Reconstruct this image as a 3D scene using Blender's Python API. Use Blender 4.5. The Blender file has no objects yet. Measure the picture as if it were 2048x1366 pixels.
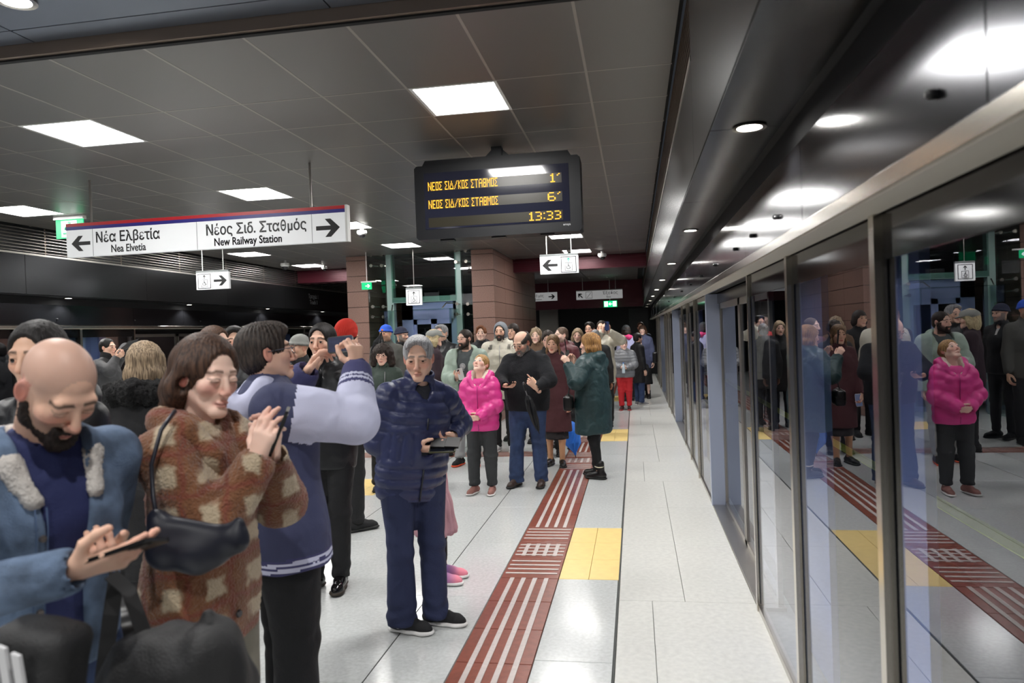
import bpy, math, random
import numpy as np
from mathutils import Vector, Matrix
random.seed(7); RNG = np.random.default_rng(11)
scene = bpy.context.scene
COL = scene.collection
# ---------------------------------------------------------------- camera
FPX, YAW, PITCH, ROLL, HCAM = 1462.6, 0.166735, -0.012213, -0.0365995, 1.70
def cam_axes():
    f = Vector((-math.sin(YAW), math.cos(YAW), 0)); r = Vector((math.cos(YAW), math.sin(YAW), 0)); u = Vector((0, 0, 1))
    f2 = f*math.cos(PITCH)+u*math.sin(PITCH); u2 = u*math.cos(PITCH)-f*math.sin(PITCH)
    r3 = r*math.cos(ROLL)+u2*math.sin(ROLL); u3 = u2*math.cos(ROLL)-r*math.sin(ROLL)
    return r3, u3, f2
CR, CU, CF = cam_axes()
camd = bpy.data.cameras.new('camera'); camd.sensor_width = 36; camd.lens = 36*FPX/2048; camd.clip_start = 0.05
cam = bpy.data.objects.new('camera', camd); COL.objects.link(cam)
cam.matrix_world = Matrix(((CR.x, CU.x, -CF.x, 0), (CR.y, CU.y, -CF.y, 0), (CR.z, CU.z, -CF.z, HCAM), (0, 0, 0, 1)))
camd.dof.use_dof = True; camd.dof.focus_distance = 7.0; camd.dof.aperture_fstop = 3.2
scene.camera = cam
def at(u, v, Y):
    """world point on the plane y=Y that shows at photo pixel u,v"""
    d = CR*((u-1024)/FPX) - CU*((v-683)/FPX) + CF
    return d*(Y/d.y) + Vector((0, 0, HCAM))
# ---------------------------------------------------------------- world, exposure
w = bpy.data.worlds.new('world'); scene.world = w; w.use_nodes = True
w.node_tree.nodes['Background'].inputs[0].default_value = (0.5, 0.55, 0.65, 1); w.node_tree.nodes['Background'].inputs[1].default_value = 0.02
vs = scene.view_settings; vs.view_transform = 'Standard'; vs.look = 'None'; vs.gamma = 1; vs.exposure = 1.05; vs.use_curve_mapping = False
PANEL_LIGHT = 21.0     # emission of the square ceiling lights
SPOT_W = 30.0          # watts of each downlight
# ---------------------------------------------------------------- helpers
def srgb(r, g, b):
    f = lambda c: ((c/255+0.055)/1.055)**2.4 if c > 10 else c/255/12.92
    return (f(r), f(g), f(b), 1)
MATS = {}
def mat(name, col=(0.5, 0.5, 0.5, 1), rough=0.5, metal=0.0, emit=None, es=0.0, spec=0.5, noise=0, nscale=20, bump=0, bscale=60, aniso=0.0, sheen=0, coat=0, var=None, wrinkle=0):
    if name in MATS: return MATS[name]
    m = bpy.data.materials.new(name); m.use_nodes = True; nt = m.node_tree; b = nt.nodes['Principled BSDF']
    b.inputs['Base Color'].default_value = col; b.inputs['Roughness'].default_value = rough; b.inputs['Metallic'].default_value = metal
    b.inputs['Specular IOR Level'].default_value = spec
    if aniso: b.inputs['Anisotropic'].default_value = aniso
    if sheen: b.inputs['Sheen Weight'].default_value = sheen
    if coat: b.inputs['Coat Weight'].default_value = coat; b.inputs['Coat Roughness'].default_value = 0.06
    if emit: b.inputs['Emission Color'].default_value = emit; b.inputs['Emission Strength'].default_value = es
    tc = None
    wr = wrinkle
    if noise or bump:
        tc = nt.nodes.new('ShaderNodeTexCoord')
    if noise:
        n = nt.nodes.new('ShaderNodeTexNoise'); n.inputs['Scale'].default_value = nscale; n.inputs['Detail'].default_value = 5
        nt.links.new(tc.outputs['Object'], n.inputs['Vector'])
        mx = nt.nodes.new('ShaderNodeMix'); mx.data_type = 'RGBA'
        v = var or tuple(max(0, c*(1-noise)) for c in col[:3])+(1,)
        mx.inputs[6].default_value = v; mx.inputs[7].default_value = tuple(min(1, c*(1+noise*.6)) for c in col[:3])+(1,)
        rp = nt.nodes.new('ShaderNodeMapRange'); rp.inputs[1].default_value = 0.3; rp.inputs[2].default_value = 0.7
        nt.links.new(n.outputs[0], rp.inputs[0]); nt.links.new(rp.outputs[0], mx.inputs[0]); nt.links.new(mx.outputs[2], b.inputs['Base Color'])
    if bump:
        n2 = nt.nodes.new('ShaderNodeTexNoise'); n2.inputs['Scale'].default_value = bscale; n2.inputs['Detail'].default_value = 4
        nt.links.new(tc.outputs['Object'], n2.inputs['Vector'])
        bp = nt.nodes.new('ShaderNodeBump'); bp.inputs['Strength'].default_value = bump; bp.inputs['Distance'].default_value = 0.01
        nt.links.new(n2.outputs[0], bp.inputs['Height']); nt.links.new(bp.outputs[0], b.inputs['Normal'])
        if wrinkle:
            n3 = nt.nodes.new('ShaderNodeTexNoise'); n3.inputs['Scale'].default_value = 9; n3.inputs['Detail'].default_value = 1.5; n3.inputs['Distortion'].default_value = 0.45
            nt.links.new(tc.outputs['Object'], n3.inputs['Vector']); b3 = nt.nodes.new('ShaderNodeBump'); b3.inputs['Strength'].default_value = wrinkle; b3.inputs['Distance'].default_value = 0.05
            nt.links.new(n3.outputs[0], b3.inputs['Height']); nt.links.new(b3.outputs[0], bp.inputs['Normal'])
    MATS[name] = m; return m
def emat(name, col, s):
    if name in MATS: return MATS[name]
    return mat(name, (0, 0, 0, 1), 0.6, emit=col, es=s)
def glass_mat(name, tint, ior, dark=1.0):
    """thin pane: fresnel mirror over a tinted see-through layer"""
    if name in MATS: return MATS[name]
    m = bpy.data.materials.new(name); m.use_nodes = True; nt = m.node_tree; nt.nodes.clear()
    o = nt.nodes.new('ShaderNodeOutputMaterial'); mx = nt.nodes.new('ShaderNodeMixShader'); fr = nt.nodes.new('ShaderNodeFresnel'); fr.inputs[0].default_value = ior
    t = nt.nodes.new('ShaderNodeBsdfTransparent'); t.inputs[0].default_value = tint; g = nt.nodes.new('ShaderNodeBsdfGlossy'); g.inputs['Roughness'].default_value = 0.0
    g.inputs['Color'].default_value = (0.95, 0.96, 1, 1)
    gm = nt.nodes.new('ShaderNodeNewGeometry'); inv = nt.nodes.new('ShaderNodeMath'); inv.operation = 'SUBTRACT'; inv.inputs[0].default_value = 1.0; mu = nt.nodes.new('ShaderNodeMath'); mu.operation = 'MULTIPLY'   # only the outer face mirrors
    nt.links.new(gm.outputs['Backfacing'], inv.inputs[1]); nt.links.new(fr.outputs[0], mu.inputs[0]); nt.links.new(inv.outputs[0], mu.inputs[1])
    nt.links.new(mu.outputs[0], mx.inputs[0]); nt.links.new(t.outputs[0], mx.inputs[1]); nt.links.new(g.outputs[0], mx.inputs[2]); nt.links.new(mx.outputs[0], o.inputs[0])
    MATS[name] = m; return m
def link(name, me, m=None, parent=None):
    o = bpy.data.objects.new(name, me); COL.objects.link(o)
    if m is not None and len(me.materials) == 0: me.materials.append(m)
    if parent is not None: o.parent = parent
    return o
class MB:
    def __init__(s): s.v = []; s.f = []
    def raw(s, v, f):
        k = len(s.v); s.v += [tuple(p) for p in v]; s.f += [tuple(i+k for i in q) for q in f]; return s
    def box(s, x0, x1, y0, y1, z0, z1, bev=0.0):
        x0, x1 = min(x0, x1), max(x0, x1); y0, y1 = min(y0, y1), max(y0, y1); z0, z1 = min(z0, z1), max(z0, z1)
        if bev <= 0:
            return s.raw([(x0,y0,z0),(x1,y0,z0),(x1,y1,z0),(x0,y1,z0),(x0,y0,z1),(x1,y0,z1),(x1,y1,z1),(x0,y1,z1)],
                  [(0,3,2,1),(4,5,6,7),(0,1,5,4),(1,2,6,5),(2,3,7,6),(3,0,4,7)])
        b = bev; v = []; f = []
        # top-chamfered box
        v = [(x0,y0,z0),(x1,y0,z0),(x1,y1,z0),(x0,y1,z0),(x0,y0,z1-b),(x1,y0,z1-b),(x1,y1,z1-b),(x0,y1,z1-b),(x0+b,y0+b,z1),(x1-b,y0+b,z1),(x1-b,y1-b,z1),(x0+b,y1-b,z1)]
        f = [(0,3,2,1),(0,1,5,4),(1,2,6,5),(2,3,7,6),(3,0,4,7),(4,5,9,8),(5,6,10,9),(6,7,11,10),(7,4,8,11),(8,9,10,11)]
        return s.raw(v, f)
    def prism(s, pts, ax, a0, a1):
        """polygon pts in the two other axes, extruded along axis ax from a0 to a1"""
        n = len(pts); v = []
        for a in (a0, a1):
            for p in pts:
                q = list(p); q.insert(ax, a); v.append(tuple(q))
        f = [tuple(range(n))[::-1], tuple(range(n, 2*n))]+[(i, (i+1) % n, n+(i+1) % n, n+i) for i in range(n)]
        return s.raw(v, f)
    def tube(s, pts, r, n=8, caps=True):
        pts = [Vector(p) for p in pts]; rs = r if isinstance(r, (list, tuple)) else [r]*len(pts)
        v = []; f = []; prev = None
        for i, p in enumerate(pts):
            d = (pts[min(i+1, len(pts)-1)]-pts[max(i-1, 0)]).normalized()
            a = prev if prev is not None else Vector((0, 0, 1)) if abs(d.z) < .9 else Vector((1, 0, 0))
            a = (a-d*a.dot(d)).normalized(); prev = a; b = d.cross(a)
            for k in range(n):
                t = 2*math.pi*k/n; v.append(p+(a*math.cos(t)+b*math.sin(t))*rs[i])
        for i in range(len(pts)-1):
            for k in range(n): f.append((i*n+k, i*n+(k+1) % n, (i+1)*n+(k+1) % n, (i+1)*n+k))
        if caps: f.append(tuple(range(n))[::-1]); f.append(tuple(range((len(pts)-1)*n, len(pts)*n)))
        return s.raw(v, f)
    def lathe(s, prof, c=(0, 0, 0), n=16, axis=2):
        v = []; f = []; m = len(prof)
        for (r, h) in prof:
            for k in range(n):
                t = 2*math.pi*k/n; p = [r*math.cos(t), r*math.sin(t)]; p.insert(axis, h); v.append((p[0]+c[0], p[1]+c[1], p[2]+c[2]))
        for i in range(m-1):
            for k in range(n): f.append((i*n+k, i*n+(k+1) % n, (i+1)*n+(k+1) % n, (i+1)*n+k))
        f.append(tuple(range(n))[::-1]); f.append(tuple(range((m-1)*n, m*n)))
        return s.raw(v, f)
    def mesh(s, name):
        me = bpy.data.meshes.new(name); me.from_pydata(s.v, [], s.f); me.update()
        import bmesh
        bm = bmesh.new(); bm.from_mesh(me); bmesh.ops.recalc_face_normals(bm, faces=bm.faces); bm.to_mesh(me); bm.free()
        return me
    def build(s, name, m, parent=None, smooth=False):
        me = s.mesh(name)
        if smooth:
            for p in me.polygons: p.use_smooth = True
        return link(name, me, m, parent)
def tag(o, label=None, cat=None, group=None, kind=None):
    if label: o['label'] = label
    if cat: o['category'] = cat
    if group: o['group'] = group
    if kind: o['kind'] = kind
    return o
def empty(name, loc=(0, 0, 0), rz=0.0, **k):
    o = bpy.data.objects.new(name, None); COL.objects.link(o); o.location = loc; o.rotation_euler = (0, 0, rz); o.empty_display_size = 0.1
    return tag(o, **k)
def inst(me, name, loc, parent=None, m=None):
    o = link(name, me, m, parent); o.location = loc; return o
def text_mesh(txt, size, ext=0.001, align='LEFT', xs=1.0, bold=0.0):
    cu = bpy.data.curves.new('txt', 'FONT'); cu.body = txt; cu.size = size; cu.extrude = ext; cu.align_x = align; cu.offset = bold; cu.resolution_u = 3
    o = bpy.data.objects.new('txt', cu); COL.objects.link(o); bpy.context.view_layer.update()
    dg = bpy.context.evaluated_depsgraph_get(); me = bpy.data.meshes.new_from_object(o.evaluated_get(dg)); bpy.data.objects.remove(o); bpy.data.curves.remove(cu)
    if xs != 1.0: me.transform(Matrix.Diagonal((xs, 1, 1, 1)))
    return me
def sign_text(txt, x, z, y, size, m, parent, name='lettering', align='LEFT', xs=1.0, bold=0.0):
    """upright text that reads towards -Y, baseline at z"""
    me = text_mesh(txt, size, 0.001, align, xs, bold); me.materials.clear(); me.materials.append(m)
    me.transform(Matrix.Rotation(math.pi/2, 4, 'X')); me.transform(Matrix.Translation((x, y, z)))
    o = link(name, me, None, parent); return o
# ---------------------------------------------------------------- palette
M_slab = mat('pale_terrazzo_slab', srgb(204, 207, 206), 0.16, noise=.12, nscale=45, spec=.5)
M_slab2 = mat('white_granite_slab', srgb(212, 212, 207), 0.28, noise=.10, nscale=30, spec=.5)
M_joint = mat('dark_floor_joint', srgb(70, 72, 70), 0.7)
M_joint2 = mat('pale_floor_joint', srgb(150, 152, 148), 0.7)
M_red = mat('red_tactile_stone', srgb(136, 74, 58), 0.3, noise=.22, nscale=25)
M_rib = mat('white_tactile_rib', srgb(196, 186, 182), 0.4, noise=.1, nscale=40)
M_yel = mat('yellow_tactile_paving', srgb(238, 208, 134), 0.42, noise=.06, nscale=15)
M_ceil = mat('grey_brown_metal_ceiling_panel', srgb(118, 115, 112), 0.40, metal=.7)
M_ceil2 = mat('blue_grey_metal_ceiling_panel', srgb(112, 118, 130), 0.36, metal=.7)
M_grid = mat('pale_ceiling_grid_edge', srgb(158, 151, 143), 0.45, metal=.45)
M_void = mat('black_void', (0.004, 0.004, 0.005, 1), 0.8)
M_fascia = mat('bronze_brushed_fascia', srgb(136, 120, 108), 0.32, metal=.5)
M_blackp = mat('black_gloss_metal_panel', srgb(34, 35, 38), 0.2, metal=.75, spec=.6)
M_blacks = mat('black_satin_metal_panel', srgb(58, 59, 61), 0.24, metal=.9)
M_head = mat('dark_mirror_header_panel', srgb(66, 67, 72), 0.16, metal=.95)
M_steel = mat('brushed_stainless_steel', srgb(176, 172, 166), 0.3, metal=1.0)
M_steelb = mat('blue_grey_steel_panel', srgb(168, 182, 228), 0.32, metal=.85)
M_col = mat('blue_silver_steel_column', srgb(172, 182, 206), 0.34, metal=.55)
M_steelp = mat('polished_stainless_steel', srgb(196, 190, 180), 0.2, metal=1.0)
M_frit = mat('black_glass_border', (0.006, 0.006, 0.007, 1), 0.1)
M_pane = glass_mat('dark_screen_glass', (0.84, 0.88, 0.95, 1), 2.9)
M_lift = glass_mat('green_lift_glass', (0.70, 0.80, 0.77, 1), 1.9)
M_stone = mat('pink_brown_granite_block', srgb(140, 108, 97), 0.42, noise=.2, nscale=55)
M_stonej = mat('dark_stone_joint', srgb(52, 40, 38), 0.8)
M_burg = mat('burgundy_metal_panel', srgb(86, 26, 40), 0.33, metal=.25)
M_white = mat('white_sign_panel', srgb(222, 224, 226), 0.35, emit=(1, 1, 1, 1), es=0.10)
M_ink = mat('black_sign_ink', (0.006, 0.006, 0.007, 1), 0.5)
M_signg = mat('grey_sign_frame', srgb(128, 132, 132), 0.4, metal=.6)
M_signred = mat('red_sign_band', srgb(178, 30, 38), 0.4)
M_signblue = mat('blue_sign_band', srgb(38, 36, 120), 0.4)
M_green = emat('lit_green_sign', srgb(20, 190, 120), .8)
M_lit = emat('lit_white_pictogram', (0.9, 1, 0.95, 1), 1.0)
M_lamp = emat('ceiling_light_diffuser', (1.0, 0.985, 0.96, 1), PANEL_LIGHT)
M_spot = emat('downlight_lens', (1.0, 0.98, 0.95, 1), 30.0)
M_plastic = mat('white_plastic', srgb(215, 215, 212), 0.4)
M_blackpl = mat('black_plastic', srgb(22, 22, 24), 0.35)
M_lime = mat('lime_yellow_edge_line', srgb(196, 206, 70), 0.5)
M_dkgreen = mat('pale_green_painted_steel', srgb(150, 170, 166), 0.38, metal=.35)
# ---------------------------------------------------------------- layout numbers (metres)
CZ = 3.295                                   # main ceiling
XP = 0.67; XF = 0.297                        # screen plane, fascia plane (track side)
def mx(x): return -7.35-x                    # the opposite side of the island platform
Y0, Y1 = -5.0, 27.4
# floor -----------------------------------------------------------------
fl = MB().box(mx(XP)-.2, XP+.2, Y0, Y1, -.12, -.016).build('floor', M_joint2); tag(fl, 'pale polished slab floor of the platform', None, kind='structure')
def slab_mesh(w_, l_, name, m, g=.004, h=.016):
    me = MB().box(g/2, w_-g/2, g/2, l_-g/2, -h, 0, .0015).mesh(name); me.materials.append(m); return me
big = slab_mesh(1.173, 1.2, 'floor_slab', M_slab); yk = [1.0+1.2*k for k in range(-5, 22)]
for y in yk:
    for k in range(5):
        if y > -3: inst(big, 'floor_slab', (-1.387-1.173*(k+1)-.004*k, y, 0), fl)
narrow = slab_mesh(.405, 1.2, 'floor_slab', M_slab); edge = slab_mesh(.41, 1.2, 'floor_slab', M_slab2)
pat = [(.0,.2,.2,.63), (.0,.41,.41,.42)]
ea = slab_mesh(.205, 1.2, 'edge_slab', M_slab2, .003); eb = slab_mesh(.62, 1.2, 'edge_slab', M_slab2, .003); ec = slab_mesh(.405, 1.2, 'edge_slab', M_slab2, .003); ed = slab_mesh(.42, 1.2, 'edge_slab', M_slab2, .003)
for i, y in enumerate(yk):
    inst(narrow, 'floor_slab', (-1.385, y, 0), fl)
    if (i-5) % 4 in (2,):
        inst(ea, 'edge_slab', (-.155, y, 0), fl); inst(eb, 'edge_slab', (.05, y, 0), fl)
    else:
        inst(ec, 'edge_slab', (-.155, y, 0), fl); inst(ed, 'edge_slab', (.25, y, 0), fl)
for (y0, y1) in ((-2.5, 4.97), (6.27, 11.15), (12.5, 17.3), (18.6, 27.2)):          # slabs between tactile strip and joint
    n = max(1, round((y1-y0)/1.2)); me = slab_mesh(.405, (y1-y0)/n, 'floor_slab', M_slab)
    for k in range(n): inst(me, 'floor_slab', (-.572, y0+k*(y1-y0)/n, 0), fl)
MB().box(-.166, -.157, Y0, Y1, -.016, -.001).build('dark_joint', M_joint, fl)
MB().box(-1.394, -1.386, Y0, Y1, -.016, -.001).build('dark_joint', M_joint, fl)
MB().box(-2.567, -2.561, Y0, Y1, -.016, -.001).build('dark_joint', M_joint, fl)
far_l = slab_mesh(.5, 2.4, 'floor_slab', M_slab)
for k in range(12): inst(far_l, 'floor_slab', (-7.8, -2+2.4*k, 0), fl)
# tactile strip
TW = .405; TX = -.978
t_tile = slab_mesh(TW, .433, 'tactile_tile', M_red, .006)
rib_me = MB().box(-.015, .015, 0, .433, 0, .0035).mesh('rib'); rib_me.materials.append(M_rib)
ribx_me = MB().box(.02, TW-.02, -.013, .013, 0, .0035).mesh('rib'); ribx_me.materials.append(M_rib)
ribc_me = MB().box(-.015, .015, .06, .373, 0, .0045).mesh('rib'); ribc_me.materials.append(M_rib)
def tact(y, kind):
    t = inst(t_tile, 'tactile_tile', (TX, y, .0005), fl)
    if kind == 'long':
        for q in range(4): inst(rib_me, 'rib', (.085+.079*q, 0, 0), t)
    elif kind == 'cross':
        for q in range(4): inst(ribx_me, 'rib', (0, .10+.09*q, 0), t)
    else:
        for q in range(4): inst(ribx_me, 'rib', (0, .09+.085*q, 0), t)
        for q in range(4): inst(ribc_me, 'rib', (.085+.079*q, 0, 0), t)
y = 4.97; k = 0
rows = []
for k in range(-6, 52):
    y = 4.97+.433*k
    if y > 27: break
    ph = k % 14 if k >= 0 else 99
    kk = 'cross' if k in (0, 2, 14, 16, 28, 30) else 'grid' if k in (1, 15, 29) else 'cross' if k in (9, 11) else 'grid' if k == 10 else 'long'
    tact(y, kk)
# cross strip running to the left at y ~ 9.9-10.26
cs = MB().box(0, .42, 0, .38, -.016, .001, .001).mesh('tactile_tile'); cs.materials.append(M_red)
csr = MB().box(0, .42, -.011, .011, 0, .0035).mesh('rib'); csr.materials.append(M_rib)
for k in range(12):
    t = inst(cs, 'tactile_tile', (-1.40-.424*(k+1), 9.88, .0008), fl)
    for q in range(3): inst(csr, 'rib', (0, .085+.105*q, .001), t)
# yellow blocks
ym = slab_mesh(.203, .433, 'yellow_tile', M_yel, .002)
def yellow(x, y0, nx=2):
    for i in range(nx):
        for j in range(3): inst(ym, 'yellow_tile', (x+.2035*i, y0+.433*j, .0004), fl)
for y0 in (4.97, 11.17, 17.37): yellow(-.571, y0)
for i in range(3):
    for j in range(2): inst(ym, 'yellow_tile', (-3.45+.2035*i, 7.5+.433*j, .001), fl)
for i in range(4):
    for j in range(2): inst(ym, 'yellow_tile', (-3.5+.2035*i, 12.0+.433*j, .001), fl)
# ceiling ---------------------------------------------------------------
ce = MB().box(mx(XF), XF, 3.5, Y1, CZ+.03, CZ+.3).build('ceiling', M_void); tag(ce, 'grey metal panel ceiling', None, kind='structure')
GX, GY = .5762, .6227
gx = [XF-.015-.525]; 
while gx[-1] > mx(XF)+.1: gx.append(gx[-1]-GX)
pan = {}
def cpanel(w_, l_):
    k = (round(w_, 3), round(l_, 3))
    if k not in pan:
        g = .005; b = MB(); b.box(g, w_-g, g, l_-g, 0, .03)
        me = b.mesh('ceiling_panel'); me.materials.append(M_ceil); pan[k] = me
    return pan[k]
LX = (-1.385, -4.266, -7.147); light_cells = set()
ylines = [3.55, 4.565]+[4.565+GY*k for k in range(1, 19)]
LY = [4.565, 7.056, 9.547, 12.04, 14.53]
xs = [XF-.02]+gx; xs[-1] = mx(XF)+.02
for i in range(len(xs)-1):
    for j in range(len(ylines)-1):
        x1, x0 = xs[i], xs[i+1]; ya, yb = ylines[j], ylines[j+1]
        if any(abs(x0-a) < .06 for a in LX) and any(abs(ya-b) < .05 for b in LY): continue
        if -5.05 < (x0+x1)/2 < -3.0 and ya > 13.6: continue
        if ya > 15.9: continue
        inst(cpanel(x1-x0, yb-ya), 'ceiling_panel', (x0, ya, CZ), ce)
# grid tees
for x in xs[1:-1]: MB().box(x-.008, x+.008, 3.55, 15.9, CZ-.001, CZ+.01).build('grid_rail', M_grid, ce)
for yy in ylines[1:]: MB().box(mx(XF), XF-.02, yy-.006, yy+.006, CZ-.001, CZ+.01).build('grid_rail', M_grid, ce)
# far ceiling beyond the burgundy beam
for i in range(5):
    for j in range(4): inst(cpanel(1.55, 1.95), 'ceiling_panel', (mx(XF)+1.56*i, 16.4+1.96*j, CZ), ce)
# bronze step and the higher near ceiling
MB().box(mx(XF), XF, 3.495, 3.52, CZ-.002, CZ+.09).build('step_fascia', M_fascia, ce)
MB().box(mx(XF), XF, 3.52, 3.55, CZ-.012, CZ+.03).build('step_shadow_gap', M_void, ce)
nc = MB().box(mx(XF), XF, Y0, 3.5, 3.39, 3.5).build('ceiling_near', M_void); nc.name = 'ceiling_raised'; tag(nc, 'raised blue grey metal ceiling strip', None, kind='structure')
for i in range(6):
    for j, (ya, yb) in enumerate(((-4.9, -2.9), (-2.9, -.9), (-.9, 1.1), (1.1, 3.335), (3.335, 3.495))):
        b = MB(); x1 = -1.445+1.69-1.69*i; x1 = min(x1, XF); x0 = max(-1.445-1.69*i, mx(XF))
        if x1-x0 < .1: continue
        b.box(x0+.004, x1-.004, ya+.004, yb-.004, 3.357, 3.39).build('ceiling_panel', M_ceil2, nc)
# square lights
lf = MB()
W_ = GX; L_ = GY
for (a0, a1, b0, b1) in ((0, W_, 0, .022), (0, W_, L_-.022, L_), (0, .022, .022, L_-.022), (W_-.022, W_, .022, L_-.022)): lf.box(a0, a1, b0, b1, -.003, .02)
lf_me = lf.mesh('frame'); lf_me.materials.append(M_plastic)
ld_me = MB().box(.022, W_-.022, .022, L_-.022, .004, .02).mesh('diffuser'); ld_me.materials.append(M_lamp)
posn = {0: 'nearest row', 1: 'second row', 2: 'third row', 3: 'fourth row', 4: 'fifth row'}
side = {0: 'track-side', 1: 'middle', 2: 'far left'}
def panel_light(x, y, label):
    e = empty('ceiling_light', (x, y, CZ), label=label, cat='ceiling light', group='square ceiling lights')
    inst(lf_me, 'frame', (0, 0, 0), e); inst(ld_me, 'diffuser', (0, 0, 0), e)
for j, yy in enumerate(LY):
    for i, xx in enumerate(LX):
        if i == 1 and j == 4: continue
        panel_light(xx+.0, yy, 'bright square ceiling light in the %s from the camera, %s column' % (posn[j], side[i]))
panel_light(-1.35, 22.4, 'small bright square ceiling light beyond the burgundy beam')
panel_light(-4.6, 22.4, 'square ceiling light beyond the burgundy beam, behind the lift shaft')
# downlights ------------------------------------------------------------
dl_ring = MB().lathe([(.052, 0), (.06, -.004), (.06, -.007), (.044, -.006), (.043, .02)], n=20).mesh('ring'); dl_ring.materials.append(M_steelp)
dl_lens = MB().lathe([(.043, -.002), (.03, -.004), (.004, -.005)], n=20).mesh('lens'); dl_lens.materials.append(M_spot)
def downlight(x, y, z, label, s=1.0, watts=SPOT_W, angle=130):
    e = empty('downlight', (x, y, z), label=label, cat='downlight', group='round downlights'); e.scale = (s, s, s)
    inst(dl_ring, 'ring', (0, 0, 0), e); inst(dl_lens, 'lens', (0, 0, 0), e)
    ld = bpy.data.lights.new('downlight_lamp', 'SPOT'); ld.energy = watts; ld.spot_size = math.radians(angle); ld.spot_blend = .5; ld.shadow_soft_size = .03; ld.color = (1, .985, .96)
    lo = bpy.data.objects.new('downlight_lamp', ld); COL.objects.link(lo); lo.parent = e; lo.location = (0, 0, -.02)
onum = ['nearest', 'second', 'third', 'fourth', 'fifth', 'sixth', 'seventh', 'eighth', 'ninth', 'tenth']
for k in range(-2, 9):
    yy = 2.74+2.81*k
    if yy > 26.5: break
    downlight(.43, yy, 2.407, ('%s round downlight in the black soffit over the right screen doors' % onum[k]) if k >= 0 else 'round downlight in the right soffit %s behind the camera' % ('just' if k == -1 else 'well'))
    downlight(mx(.43), yy+.7, 2.407, ('%s round downlight in the black soffit over the left screen doors' % onum[k]) if k >= 0 else 'round downlight in the left soffit %s behind the camera' % ('just' if k == -1 else 'well'))
downlight(-2.83, 3.05, 3.357, 'large round downlight in the raised ceiling at the upper left', 1.5, 46, 150)
for (x, y, wd) in ((-5.4, 3.05, 'left of the one at the upper left'), (-.6, 1.0, 'overhead beside the camera'), (-2.83, .9, 'overhead left of the camera'), (-5.4, .9, 'overhead far left of the camera'), (-2.83, -1.3, 'behind and left of the camera'), (-.6, -1.3, 'straight behind the camera'), (-5.4, -1.3, 'behind and far left of the camera'), (-2.83, -3.4, 'nearest the back wall')):
    downlight(x, y, 3.357, 'round downlight in the raised ceiling, '+wd, 1.5, 46, 150)
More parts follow.
